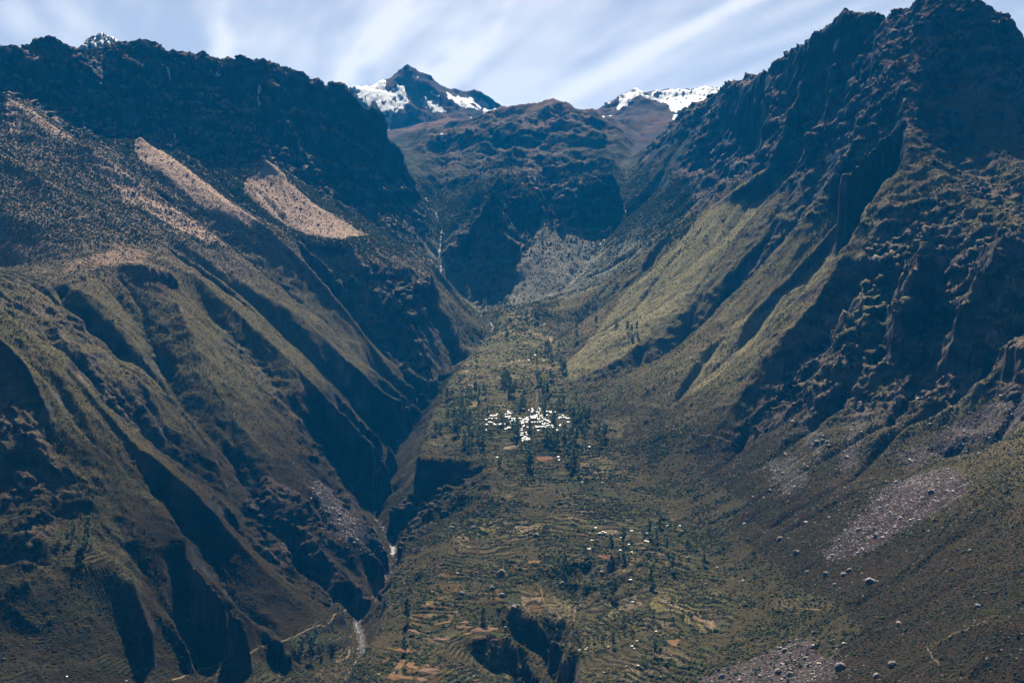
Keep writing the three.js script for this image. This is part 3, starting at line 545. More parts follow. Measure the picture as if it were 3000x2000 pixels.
  const low = sstep(720, 430, y + 50 * mid) * (reg === 'L' || reg === 'R' ? 0.42 : reg === 'P' ? 0.2 : 0);  // vignette-like darkening of the lower slopes, put into the colour
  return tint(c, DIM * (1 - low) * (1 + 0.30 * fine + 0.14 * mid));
}
const snowy = new Uint8Array(MU * MV);
for (let j = 0; j < MV; j++) for (let i = 0; i < MU; i++) {
  const v = j * MU + i, k = v * 3, n = [nor[k], nor[k + 1], nor[k + 2]], D = ds[j];
  if ((D > 7500 && pos[k + 1] > EYE + 1150) && isSnow(pos[k], pos[k + 1], D, n[1])) { snowy[v] = 1; }
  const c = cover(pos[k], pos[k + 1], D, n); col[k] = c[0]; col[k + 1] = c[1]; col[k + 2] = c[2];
}
const groups = {};
for (let j = 0; j + 1 < MV; j++) for (let i = 0; i + 1 < MU; i++) {
  const c = j * MU + i, key = regionAt((us[i] + us[i + 1]) / 2 * ds[j], ds[j]), white = snowy[c] + snowy[c + 1] + snowy[c + MU] + snowy[c + MU + 1] > 2 ? '*' : '';
  (groups[key + white] ??= []).push(c, c + 1, c + MU + 1, c, c + MU + 1, c + MU);
}
const grain = new THREE.DataTexture(new Uint8Array(512 * 512 * 4), 512, 512);
{
  const d = grain.image.data, wrapN = (x, y, p) => { const X = x * p, Y = y * p, f = (a, b) => noise(a + 31 * p, b); return f(X, Y) * (1 - x) * (1 - y) + f(X - p, Y) * x * (1 - y) + f(X, Y - p) * (1 - x) * y + f(X - p, Y - p) * x * y; };
  for (let y = 0; y < 512; y++) for (let x = 0; x < 512; x++) { const u = x / 512, v = y / 512, g = wrapN(u, v, 18) + 0.8 * wrapN(u, v, 41) + 0.5 * wrapN(u, v, 90), k = (y * 512 + x) * 4, s = clamp(200 + 130 * g, 60, 255); d[k] = s; d[k + 1] = s; d[k + 2] = s; d[k + 3] = 255; }
  grain.wrapS = grain.wrapT = THREE.RepeatWrapping; grain.magFilter = THREE.LinearFilter; grain.needsUpdate = true;
}
const groundMat = new THREE.MeshStandardMaterial({ vertexColors: true, roughness: 1, metalness: 0, map: grain, bumpMap: grain, bumpScale: 1.6 });
groundMat.specularIntensity = 0;
const snowMat = new THREE.MeshStandardMaterial({ color: new THREE.Color().setRGB(0.15, 0.16, 0.18), roughness: 0.9, map: grain, bumpMap: grain, bumpScale: 3 });
function piece(index, mat) {
  const at = new Int32Array(MU * MV).fill(-1), list = [], idx = new Uint32Array(index.length);
  for (let k = 0; k < index.length; k++) { const v = index[k]; if (at[v] < 0) { at[v] = list.length; list.push(v); } idx[k] = at[v]; }
  const g = new THREE.BufferGeometry(), take = (A, w) => { const B = new Float32Array(list.length * w); list.forEach((v, n) => { for (let c = 0; c < w; c++) B[n * w + c] = A[v * w + c]; }); return new THREE.BufferAttribute(B, w); };
  g.setAttribute('position', take(pos, 3)); g.setAttribute('normal', take(nor, 3)); if (mat.vertexColors) g.setAttribute('color', take(col, 3)); g.setAttribute('uv', take(uvs, 2));
  g.setIndex(new THREE.BufferAttribute(idx, 1));
  return cast(new THREE.Mesh(g, mat));
}
const LAND = {
  L: ['canyon_slope', 'long canyon wall on the left, spurs and gullies under dark cliffs'],
  R: ['mountain', 'dark rocky mountain on the right with grassy spurs and debris slopes'],
  P: ['valley_floor', 'terraced green shelf in the valley with the village on it'],
  G: ['gorge', 'narrow stony stream bed at the bottom of the gorge'],
  C: ['valley_head', 'cliffs, scree fan and brown hills closing the head of the valley'],
  S: ['snow_peak', 'pointed rocky peak with snowfields behind the valley head'],
  T: ['snow_ridge', 'toothed snowy ridge right of the brown hill on the skyline'],
  N: ['snow_summit', 'small snowy summit behind the left canyon wall'],
  U: ['far_peak', 'far snowy peak behind the right shoulder of the dark mountain'],
  B: ['hills', 'far country behind the ridges'],
};
for (const [key, index] of Object.entries(groups)) {
  if (key.endsWith('*')) continue;
  const [name, label] = LAND[key], m = piece(index, groundMat); m.name = name; tag(m, label, null, null, 'structure'); scene.add(m);
  if (groups[key + '*']) { const s = piece(groups[key + '*'], snowMat); s.name = 'snow'; m.add(s); }
}
//@@THINGS
// ---------------------------------------------------------------- shrubs, grass tussocks and loose stones nobody could count
function lump(detail, rough, squash) {             // uneven little ball standing on y = 0
  const g = mergeVertices(new THREE.IcosahedronGeometry(1, detail).deleteAttribute('normal').deleteAttribute('uv')), p = g.attributes.position;
  for (let k = 0; k < p.count; k++) { const s = 1 + rough * (rnd() - 0.5); p.setXYZ(k, p.getX(k) * s, Math.max(-0.35, p.getY(k) * s * squash) + 0.3, p.getZ(k) * s); }
  g.computeVertexNormals(); return g;
}
function scatter(name, geometry, material, most, tries, density, make, label) {
  const m = new THREE.InstancedMesh(geometry, material, most), M = new THREE.Matrix4(), q = new THREE.Quaternion(), e = new THREE.Euler(), c = new THREE.Color(); let n = 0;
  for (let t = 0; t < tries && n < most; t++) {
    const u = rr(-0.40, 0.40), D = Math.sqrt(rr(1900 ** 2, 8200 ** 2)), x = u * D, keep = rnd(), p = density(x, D, keep);
    if (keep > p) continue;
    const y = onGround(x, D), s = make(x, D, c, y); if (!s) continue;
    e.set(rr(-0.15, 0.15), rr(0, 6.28), rr(-0.15, 0.15)); M.compose(new THREE.Vector3(x, y - 0.1 * s[1], -D), q.setFromEuler(e), new THREE.Vector3(...s));
    m.setMatrixAt(n, M); m.setColorAt(n, c); n++;
  }
  m.count = n; m.name = name; tag(m, label, null, null, 'stuff'); cast(m); scene.add(m); console.log(name, n);
}
const plantMat = new THREE.MeshStandardMaterial({ color: 0xffffff, roughness: 1, flatShading: true }); plantMat.specularIntensity = 0;
function greenery(x, D) {
  const a = cellA(x, D), b = cellB(D), r = bilinear(rS, a, b), reg = regionAt(x, D), n = normalAt(x, D), ter = bilinear(terS, a, b);
  if (n[1] < 0.6) return 0;
  const patch = 1.3 * noise(x / 160, D / 160) + 0.9 * noise(x / 52, D / 52) + 0.5 * noise(x / 18, D / 18), flow = Math.log10(1 + bilinear(flowS, a, b) / 4000);
  let d = 0.25 + 0.35 * patch + 0.15 * flow;
  const y = base(x, D);
  if (reg === 'L') d = mix(0.10, 0.62, sstep(850, 1150, y)) + mix(0.22, 0.3, sstep(850, 1150, y)) * patch + 0.12 * flow;
  if (reg === 'R') d = mix(0.14, 0.42, sstep(800, 560, y)) + 0.45 * patch + 0.15 * flow - 0.1 * r;
  if (reg === 'P') d = (0.24 + 0.6 * patch) * mix(1, 0.6, sstep(480, 650, y));
  if (anyOf(fan, x, D)) return 0.12;
  if (reg === 'C') d = mix(0.24, 0.5, sstep(1080, 1250, y)) + 0.4 * patch - 0.6 * sstep(1350, 1700, y);
  if (reg === 'G') d = 0.35;
  if (anyOf(litGrass, x, D)) d *= 0.35;
  if (anyOf(tan, x, D)) d *= anyOf(tan.slice(2), x, D) ? 0.42 : 0.05;
  if (anyOf(greyScree, x, D) || anyOf(violetScree, x, D)) d *= 0.25;
  if (fields.length && anyOf(fields, x, D)) d = 0;
  if (ter > 0.5) { const q = terraceOf(y, x, D), f = q - Math.floor(q); d *= f < 0.3 ? 2.1 : 0.45; }
  return d;
}
const FIELDS = [
  // outline in survey pixels, colour, what grows there
  [[[881, 1558], [896, 1546], [916, 1549], [949, 1556], [947, 1561], [919, 1561], [904, 1565]], 0, 'tan ploughed field nearest the lower edge, left of the dark slip'],
  [[[904, 1535], [919, 1515], [932, 1516], [926, 1529], [919, 1537]], 0, 'small tan ploughed field, upper left one of a pair above the lowest field'],
  [[[931, 1529], [938, 1520], [952, 1522], [950, 1529], [961, 1532], [956, 1538], [937, 1534]], 0, 'notched tan field right beside the small one above the lowest field'],
  [[[956, 1543], [973, 1535], [1012, 1540], [1000, 1550], [980, 1547]], 1, 'pinkish field adjoining an olive plot near the lower edge'],
  [[[1000, 1550], [1012, 1541], [1039, 1543], [1033, 1549]], 3, 'olive plot adjoining the pinkish field near the lower edge'],
  [[[898, 1495], [916, 1489], [937, 1490], [950, 1498], [947, 1500]], 2, 'orange wedge-shaped ploughed field on the left rim of the shelf'],
  [[[881, 1489], [892, 1485], [907, 1489], [901, 1494]], 3, 'small green plot at the left end of the orange wedge-shaped field'],
  [[[992, 1469], [1025, 1462], [1037, 1465], [1018, 1472], [1000, 1473]], 1, 'left part of the long tan strip above the dark slip'],
  [[[1026, 1461], [1057, 1453], [1061, 1459], [1037, 1466]], 3, 'olive middle part of the long tan strip above the dark slip'],
  [[[1060, 1456], [1070, 1450], [1084, 1453], [1075, 1460]], 4, 'pale straw part of the long tan strip above the dark slip'],
  [[[1081, 1448], [1144, 1442], [1142, 1446], [1085, 1454]], 1, 'right end of the long tan strip above the dark slip'],
  [[[994, 1435], [1034, 1425], [1037, 1429], [1000, 1438]], 0, 'narrow tan terrace plot, left one above the long strip'],
  [[[1046, 1432], [1063, 1427], [1081, 1429], [1072, 1433]], 1, 'narrow tan terrace plot, right one above the long strip'],
  [[[1049, 1441], [1084, 1439], [1085, 1443], [1054, 1445]], 0, 'very narrow straw plot just above the long tan strip'],
  [[[933, 1446], [952, 1445], [968, 1457], [961, 1458]], 1, 'slanting pinkish field on the left rim above the yellow plots'],
  [[[1037, 1483], [1063, 1481], [1064, 1487], [1039, 1488]], 3, 'olive plot below the long strip, left of the dark slip'],
  [[[953, 1559], [971, 1556], [985, 1562], [967, 1567]], 1, 'pinkish field at the lower edge, right of the lowest tan field'],
  [[[977, 1529], [980, 1523], [988, 1529], [986, 1535]], 1, 'tiny tan plot right of the notched field'],
  [[[976, 1382], [995, 1382], [995, 1387], [979, 1393]], 4, 'pale yellow plot beside the upper left rim'],
  [[[1028, 1405], [1052, 1403], [1052, 1407], [1033, 1408]], 4, 'yellow plot in the middle of the lower terraces'],
  [[[1365, 1276], [1394, 1275], [1418, 1278], [1389, 1285]], 2, 'large tan field below the hamlet, above the dark hollow'],
  [[[1311, 1228], [1338, 1227], [1367, 1229], [1344, 1231]], 1, 'long thin tan plot at the upper left end of the hamlet'],
  [[[1463, 1258], [1482, 1258], [1485, 1261], [1469, 1262]], 1, 'pinkish plot at the right end of the hamlet'],
  [[[1404, 1294], [1436, 1292], [1434, 1295], [1406, 1297]], 4, 'straw and green strip on the edge right of the dark hollow'],
  [[[1454, 1249], [1478, 1246], [1479, 1249], [1457, 1252]], 1, 'reddish plot just above the pinkish one in the hamlet'],
  [[[1211, 1287], [1243, 1287], [1236, 1295], [1214, 1295]], 0, 'tan field on the left edge above the dark hollow'],
  [[[1154, 1032], [1160, 1026], [1190, 1022], [1194, 1025], [1170, 1032]], 5, 'pale bare field just below the village'],
  [[[1074, 924], [1100, 924], [1100, 934], [1079, 935]], 4, 'straw field among the trees left of the village'],
  [[[1530, 1472], [1561, 1469], [1554, 1485], [1544, 1484]], 0, 'tan field alone at the foot of the right slope'],
  [[[1234, 861], [1260, 858], [1262, 864], [1240, 868]], 3, 'yellow green plot on the terraces above the village'],
  [[[1800, 1395], [1880, 1399], [1898, 1403], [1880, 1403], [1812, 1398]], 4, 'long pale terrace strip alone on the right slope'],
  [[[1156, 1018], [1190, 1017], [1190, 1020], [1160, 1021]], 1, 'thin tan strip just above the bare field below the village'],
  [[[1228, 1050], [1268, 1047], [1270, 1056], [1240, 1060]], 2, 'reddish terrace plot right below the village'],
];
const SOIL = [[0.075, 0.045, 0.023], [0.072, 0.045, 0.031], [0.08, 0.04, 0.02], [0.036, 0.034, 0.010], [0.085, 0.062, 0.026], [0.09, 0.07, 0.043]];
let fields = [];
{
  // each field a tilled sheet lying on the ground with a low earth bank round it
  const fieldMats = SOIL.map((c) => { const m = new THREE.MeshStandardMaterial({ color: new THREE.Color().setRGB(...c), roughness: 1, map: grain, bumpMap: grain, bumpScale: 0.6 }); m.specularIntensity = 0; return m; });
  const made = [];
  for (const [px, soil, label] of FIELDS) {
    const p = px.map(([x, y]) => ground(x, y)).filter(Boolean); if (p.length < 3) { console.log('no field', label); continue; }
    const cx = p.reduce((s, q) => s + q[0], 0) / p.length, cz = p.reduce((s, q) => s + q[2], 0) / p.length;
    const edge = [];
    for (let k = 0; k < p.length; k++) { const a = p[k], b = p[(k + 1) % p.length], n = Math.max(2, Math.ceil(Math.hypot(a[0] - b[0], a[2] - b[2]) / 6)); for (let i = 0; i < n; i++) edge.push([mix(a[0], b[0], i / n) + rr(-0.8, 0.8), mix(a[2], b[2], i / n) + rr(-0.8, 0.8)]); }
    const rings = [1, 0.82, 0.6, 0.38, 0.15], n = edge.length, P = [], I = [], UV = [];
    // an even slope fitted to the rim, kept just clear of the ground
    let lift = 0; const put = (x, z, up) => { P.push(x, onGround(x, -z) + up, z); UV.push(x / 20, z / 20); };
    for (const s of rings) for (const [x, z] of edge) put(mix(cx, x, s), mix(cz, z, s), s === 1 ? 0.35 : 0.9);
    put(cx, cz, 0.9);
    for (let r = 0; r + 1 < rings.length; r++) for (let k = 0; k < n; k++) { const a = r * n + k, b = r * n + (k + 1) % n, c = a + n, d = b + n; I.push(a, b, d, a, d, c); }
    for (let k = 0; k < n; k++) I.push((rings.length - 1) * n + k, (rings.length - 1) * n + (k + 1) % n, rings.length * n);
    for (let k = 0; k < n; k++) { const [x, z] = edge[k]; P.push(x, onGround(x, -z) - 1.2, z); UV.push(x / 20, z / 20 + 0.1); }
    for (let k = 0; k < n; k++) { const a = k, b = (k + 1) % n, c = rings.length * n + 1 + k, d = rings.length * n + 1 + (k + 1) % n; I.push(a, c, b, b, c, d); }
    const g = new THREE.BufferGeometry(); g.setAttribute('position', new THREE.Float32BufferAttribute(P, 3)); g.setAttribute('uv', new THREE.Float32BufferAttribute(UV, 2)); g.setIndex(I); g.computeVertexNormals();
    const m = cast(new THREE.Mesh(g, fieldMats[soil])); m.name = numbered('field'); tag(m, label, null, null, 'structure'); scene.add(m);
    made.push({ p: p.map((q) => [q[0], -q[2]]), x0: Math.min(...p.map((q) => q[0])), x1: Math.max(...p.map((q) => q[0])), z0: Math.min(...p.map((q) => -q[2])), z1: Math.max(...p.map((q) => -q[2])) });
  }
  fields = made;
}
const bush = lump(1, 0.7, 0.8), DARK = [[0.020, 0.026, 0.011], [0.026, 0.032, 0.013], [0.034, 0.036, 0.015], [0.03, 0.028, 0.015]];
scatter('shrubs', bush, plantMat, 380000, 2000000, (x, D) => greenery(x, D) * (D < 4200 ? 1 : 0.8), (x, D, c, y) => {
  const k = DARK[(rnd() * 4) | 0], v = rr(0.55, 1.1), reg = regionAt(x, D); c.setRGB(k[0] * v, k[1] * v, k[2] * v);
  const s = (reg === 'P' ? rr(0.9, 2.8) : y > 1050 ? rr(1.1, 2.5) : rr(0.7, 1.9)) * (rnd() < 0.06 ? 1.6 : 1) * (D > 5600 ? 1.4 : 1); return [s * rr(0.8, 1.3), s * rr(0.7, 1.05), s * rr(0.8, 1.3)];
}, 'dark shrubs and bushes dotted over slopes and terraces');
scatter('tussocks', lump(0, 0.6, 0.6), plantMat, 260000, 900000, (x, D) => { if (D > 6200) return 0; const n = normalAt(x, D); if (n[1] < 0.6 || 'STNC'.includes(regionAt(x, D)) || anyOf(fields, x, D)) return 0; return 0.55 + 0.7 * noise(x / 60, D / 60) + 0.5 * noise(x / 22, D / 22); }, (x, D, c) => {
  const dry = clamp(0.5 + noise(x / 80, D / 80)), v = rr(0.45, 0.95); const w = v * mix(1, 0.62, sstep(720, 420, base(x, D))); c.setRGB(mix(0.05, 0.105, dry) * w, mix(0.041, 0.069, dry) * w, mix(0.015, 0.028, dry) * w);  // w also dims tussocks on low ground, a painted foreground fall-off
  const s = rr(0.7, 1.5); return [s * 1.3, s, s * 1.3];
}, 'dry grass tussocks on the open slopes');
const stone = lump(1, 0.55, 0.85);
const stoneMat = new THREE.MeshStandardMaterial({ color: 0xffffff, roughness: 0.95, flatShading: true });
scatter('loose_stones', stone, stoneMat, 60000, 1500000, (x, D) => {
  const jx = x + rr(-32, 32), jD = D + rr(-32, 32); if (anyOf(violetScree, jx, jD)) return 0.6 + 0.6 * noise(x / 30, D / 30); if (anyOf(greyScree, jx, jD)) return 0.45; const reg = regionAt(x, D);
  if (reg === 'R' && D < 3700 && normalAt(x, D)[1] > 0.7) return 0.035 + 0.09 * Math.max(0, noise(x / 150, D / 150)); if (reg === 'G') return bilinear(distS, cellA(x, D), cellB(D)) < 1.2 ? 0.5 : 0; return reg === 'P' && D < 3700 ? 0.008 : 0;
}, (x, D, c) => { const v = rr(0.6, 1.5); const near = sstep(2700, 2200, D); c.setRGB(mix(0.105, 0.06, near) * v, mix(0.085, 0.042, near) * v, mix(0.083, 0.038, near) * v); const s = rr(0.5, 1.5) * (rnd() < 0.03 ? 2.6 : 1); return [s * rr(0.8, 1.4), s * rr(0.6, 1), s * rr(0.8, 1.4)]; }, 'grey and violet stones of the debris slopes');

// ---------------------------------------------------------------- paths and the stream
function along(pts, gap) {                         // survey pixels to points on the ground, evenly close
  const out = []; let last = null;
  for (const [x, y] of pts) { const p = ground(x, y); if (!p) continue; if (last) { const n = Math.max(1, Math.ceil(Math.hypot(p[0] - last[0], p[2] - last[2]) / gap)); for (let k = 1; k <= n; k++) out.push([mix(last[0], p[0], k / n), mix(last[2], p[2], k / n)]); } else out.push([p[0], p[2]]); last = p; }
  return out;
}
function ribbon(name, label, pts, width, mat, gap = 6, wob = 1.5) {
  const c = along(pts, gap).map(([x, z], k, A) => (k && k < A.length - 1 ? [x + wob * noise(k * 0.31, 7), z + wob * noise(k * 0.27, 3)] : [x, z])), P = [], I = [], UV = [];
  for (let k = 0; k < c.length; k++) {
    const a = c[Math.max(0, k - 1)], b = c[Math.min(c.length - 1, k + 1)], dx = b[0] - a[0], dz = b[1] - a[1], m = Math.hypot(dx, dz) || 1, w = width * (0.75 + 0.5 * (0.5 + noise(k * 0.4, 1))) / 2;
    for (const s of [-1.25, -1, 0, 1, 1.25]) { const x = c[k][0] - dz / m * w * s, z = c[k][1] + dx / m * w * s; P.push(x, onGround(x, -z) + (Math.abs(s) > 1.1 ? -0.8 : 0.5), z); UV.push(x / 20, z / 20); }
  }
  for (let k = 0; k + 1 < c.length; k++) for (let s = 0; s < 4; s++) { const a = k * 5 + s; I.push(a, a + 1, a + 6, a, a + 6, a + 5); }
  const g = new THREE.BufferGeometry(); g.setAttribute('position', new THREE.Float32BufferAttribute(P, 3)); g.setAttribute('uv', new THREE.Float32BufferAttribute(UV, 2)); g.setIndex(I); g.computeVertexNormals();
  const m = cast(new THREE.Mesh(g, mat)); m.name = numbered(name); tag(m, label, null, null, 'structure'); scene.add(m); return m;
}
const trackMat = new THREE.MeshStandardMaterial({ color: new THREE.Color().setRGB(0.075, 0.056, 0.038), roughness: 1, map: grain });
const trackDark = new THREE.MeshStandardMaterial({ color: new THREE.Color().setRGB(0.045, 0.036, 0.024), roughness: 1, map: grain });
for (const m of [trackMat, trackDark]) m.specularIntensity = 0;
const pxy = (ox, oy, pts) => pts.map(([x, y]) => [ox + 0.35 * x, oy + 0.35 * y]);
ribbon('path', 'pale lane climbing along the foot of the left slope to the stream', [[395, 1562], [460, 1536], [520, 1508], [590, 1490], [658, 1470], [700, 1450], [745, 1438], [765, 1418], [784, 1408], [800, 1396]], 3, trackMat);
ribbon('path', 'footpath crossing the grassy right slope from the village', [[1386, 963], [1400, 972], [1440, 978], [1500, 985], [1568, 996], [1620, 1001], [1673, 1014], [1697, 1026]], 2.6, trackMat);
ribbon('path', 'faint footpath across the debris slope towards the right', [[1755, 1033], [1834, 1045], [1904, 1055], [1981, 1066], [2023, 1064], [2093, 1080], [2177, 1087], [2271, 1100]], 1.8, trackDark);
ribbon('path', 'zigzag footpath down the left spur', pxy(0, 509.6, [[335, 845], [300, 870], [385, 905], [335, 932], [460, 960], [395, 1035], [520, 1095], [445, 1148], [670, 1203], [598, 1250], [750, 1315], [675, 1370], [795, 1388], [725, 1435]]), 1.4, trackDark);
ribbon('path', 'bent footpath above the dark hollow at lower right', pxy(1568, 1019, [[2040, 1130], [1870, 1225], [1700, 1290], [1600, 1330], [1640, 1400], [1690, 1455]]), 2, trackMat);
ribbon('path', 'footpath winding down beside the red slip in front of the hamlet', pxy(784, 1019, [[1310, 960], [1330, 1045], [1410, 1105], [1440, 1140], [1400, 1200], [1425, 1240], [1395, 1285], [1430, 1310], [1380, 1390]]), 2.4, trackMat);
ribbon('path', 'footpath on the shelf from the village to the rim', pxy(784, 1019, [[1040, 110], [1120, 185], [1150, 240], [1240, 320], [1330, 390], [1420, 430], [1520, 480]]), 2.2, trackDark);
ribbon('path', 'trail through the terraces above the village', [[1176, 812], [1183, 822], [1188, 834], [1193, 842]], 3.5, trackMat);
ribbon('path', 'lane entering the village from the terraces', [[1223, 858], [1222, 868], [1232, 890], [1234, 905], [1232, 925]], 3.5, trackMat);
const waterMat = new THREE.MeshPhysicalMaterial({ color: new THREE.Color().setRGB(0.06, 0.066, 0.07), roughness: 0.8, map: grain, bumpMap: grain, bumpScale: 0.5 });
const bedMat = new THREE.MeshStandardMaterial({ color: new THREE.Color().setRGB(0.05, 0.044, 0.04), roughness: 1, map: grain, bumpMap: grain, bumpScale: 1.2 });
waterMat.specularIntensity = 0.2; bedMat.specularIntensity = 0;
ribbon('river_bed', 'pale stony stream bed at the mouth of the gorge', [[836, 1505], [833, 1484], [826, 1460], [820, 1440], [822, 1421], [830, 1410]], 16, bedMat, 4, 5);
ribbon('river', 'white water stream at the mouth of the gorge', [[836, 1500], [833, 1484], [826, 1460], [820, 1440], [823, 1421]], 6, waterMat, 4, 5);
ribbon('river', 'stream glimpsed where the gorge bends below the dark scarp', [[903, 1275], [905, 1262], [900, 1256]], 12, waterMat, 4, 3);
ribbon('river', 'stream glimpsed in the gorge left of the village shelf', [[884, 1100], [886, 1092], [888, 1082]], 12, waterMat, 4, 3);
ribbon('river', 'stream leaving the terraces at the valley head', [[1118, 772], [1128, 764], [1133, 750], [1120, 735]], 5, waterMat, 4, 4);
ribbon('river', 'white cascade down the left ravine of the valley head', [[1010, 640], [1013, 620], [1009, 580], [1013, 545], [1015, 524], [1006, 505], [1001, 490], [988, 470], [978, 455]], 5, waterMat, 8, 12);
ribbon('river', 'white cascade down the right ravine of the valley head', [[1379, 562], [1395, 540], [1425, 515], [1438, 488], [1432, 470], [1424, 450], [1416, 425]], 5, waterMat, 8, 12);
ribbon('river', 'thin trickle down the middle of the scree fan', [[1247, 512], [1246, 545], [1248, 580], [1242, 615], [1236, 640]], 6, bedMat, 8, 8);
{
  // old snow lying in the left cliffs
  const spots = [[87, 134, 14, 20], [269, 152, 18, 16], [386, 163, 14, 16], [428, 164, 12, 12], [486, 171, 38, 16], [501, 175, 16, 36], [597, 203, 10, 14], [594, 218, 14, 34], [596, 231, 12, 24], [343, 242, 12, 12], [400, 314, 9, 24], [404, 328, 9, 24], [1015, 312, 18, 40], [893, 296, 16, 80]];
  for (const [px, py, w, l] of spots) {
    const p = ground(px, py); if (!p) continue;
    const P = [], I = [], n = 10; P.push(p[0], onGround(p[0], -p[2]) + 9, p[2]);
    for (const s of [0.6, 1]) for (let k = 0; k < n; k++) { const a = k / n * 6.283, r = s * rr(0.7, 1.2), x = p[0] + Math.cos(a) * w * r * 0.8, z = p[2] + Math.sin(a) * l * r * 0.8; P.push(x, onGround(x, -z) + (s < 1 ? 8 : -1), z); }
    for (let k = 0; k < n; k++) { const a = 1 + k, b = 1 + (k + 1) % n; I.push(0, b, a, a, b, b + n, a, b + n, a + n); }
    const g = new THREE.BufferGeometry(); g.setAttribute('position', new THREE.Float32BufferAttribute(P, 3)); g.setIndex(I); g.computeVertexNormals();
    const m = cast(new THREE.Mesh(g, snowMat)); m.name = numbered('snow_patch'); tag(m, 'patch of old snow in the shaded cliffs', null, null, 'structure'); scene.add(m);
  }
}

// ---------------------------------------------------------------- trees
const barkMat = new THREE.MeshStandardMaterial({ color: new THREE.Color().setRGB(0.16, 0.13, 0.10), roughness: 1 });
const leafMats = [[0.05, 0.06, 0.028], [0.06, 0.066, 0.034], [0.042, 0.052, 0.028]].map((c) => { const m = new THREE.MeshPhysicalMaterial({ color: new THREE.Color().setRGB(...c), roughness: 1, side: THREE.DoubleSide, transmission: 0.35, thickness: 0 }); m.specularIntensity = 0; return m; });
function leaves(list, size) {                      // small tilted leaf clumps
  const P = [], I = [];
  for (const [x, y, z] of list) {
    const s = size * rr(0.6, 1.4), a = new THREE.Vector3(rr(-1, 1), rr(-1, 1), rr(-1, 1)).normalize(), b = new THREE.Vector3(rr(-1, 1), rr(-1, 1), rr(-1, 1)).cross(a).normalize(), o = P.length / 3;
    for (const [i, j] of [[-1, -0.3], [0.1, -0.9], [1, 0.2], [-0.1, 0.8]]) P.push(x + s * (a.x * i + b.x * j), y + s * (a.y * i + b.y * j), z + s * (a.z * i + b.z * j));
    I.push(o, o + 1, o + 2, o, o + 2, o + 3);
  }
  const g = new THREE.BufferGeometry(); g.setAttribute('position', new THREE.Float32BufferAttribute(P, 3)); g.setIndex(I); g.computeVertexNormals(); return g;
}
function makeTree(h, spread, bare, n, mat) {
  const t = new THREE.Group(), limbs = [], tips = [];
  const limb = (a, b, r0, r1) => { const g = new THREE.CylinderGeometry(r1, r0, 1, 5, 1); g.translate(0, 0.5, 0); const d = new THREE.Vector3().subVectors(b, a); g.scale(1, d.length(), 1); g.applyQuaternion(new THREE.Quaternion().setFromUnitVectors(new THREE.Vector3(0, 1, 0), d.clone().normalize())); g.translate(a.x, a.y, a.z); limbs.push(g); };
  const lean = new THREE.Vector3(rr(-0.06, 0.06) * h, h * 0.92, rr(-0.06, 0.06) * h); limb(new THREE.Vector3(0, -0.8, 0), lean.clone().multiplyScalar(0.5), h * 0.022, h * 0.015); limb(lean.clone().multiplyScalar(0.5), lean, h * 0.015, h * 0.004);
  for (let k = 0; k < 9; k++) { const f = mix(bare, 0.95, k / 8), a = lean.clone().multiplyScalar(f), an = k * 2.4 + rr(-0.5, 0.5), w = spread * (1.15 - 0.75 * Math.abs(f - 0.55) * 1.6) * rr(0.6, 1.2), b = a.clone().add(new THREE.Vector3(Math.cos(an) * w, h * 0.09, Math.sin(an) * w)); limb(a, b, h * 0.008, h * 0.002); tips.push([b, w], [a.clone().lerp(b, 0.6), w * 0.8]); }
  const list = []; for (let k = 0; k < n; k++) { const [c, w] = tips[(rnd() * tips.length) | 0], r = Math.cbrt(rnd()) * w * 0.75, v = new THREE.Vector3(rr(-1, 1), rr(-1, 1) * 1.5, rr(-1, 1)).normalize().multiplyScalar(r); list.push([c.x + v.x, Math.min(h * 1.02, c.y + v.y), c.z + v.z]); }
  const trunk = cast(new THREE.Mesh(mergeGeometries(limbs), barkMat)); trunk.name = 'trunk'; t.add(trunk);
  const crown = cast(new THREE.Mesh(leaves(list, h * 0.042), mat)); crown.name = 'crown'; t.add(crown);
  return t;
}
const protos = [0, 1, 2, 3].map((k) => makeTree(40, 5.4, 0.2, 400, leafMats[k % 3])).concat([0, 1].map((k) => makeTree(20, 7, 0.3, 260, leafMats[k])));
function plant(px, py, label, group, small = false, scale = 1) {
  const p = ground(px, py); if (!p) return;
  const t = protos[small ? 4 + ((rnd() * 2) | 0) : (rnd() * 4) | 0].clone(); t.name = numbered(small ? 'broad_tree' : 'eucalyptus_tree'); t.position.set(p[0], p[1] - 0.4, p[2]); t.rotation.y = rr(0, 6.28); const s = scale * rr(0.5, 1.25); t.scale.set(s * rr(0.85, 1.2), s, s * rr(0.85, 1.2));
  tag(t, label, 'tree', group); scene.add(t);
}
const V = (list) => list.map(([x, y]) => [980 + 0.2 * x, 862 + 0.2 * y]);              // survey sheets at other scales
const Wp = (list) => list.map(([x, y]) => [1058.4 + 0.15 * x, 705.6 + 0.15 * y]);
const X = (list) => list.map(([x, y]) => [1254.4 + 0.15 * x, 1160.3 + 0.15 * y]);
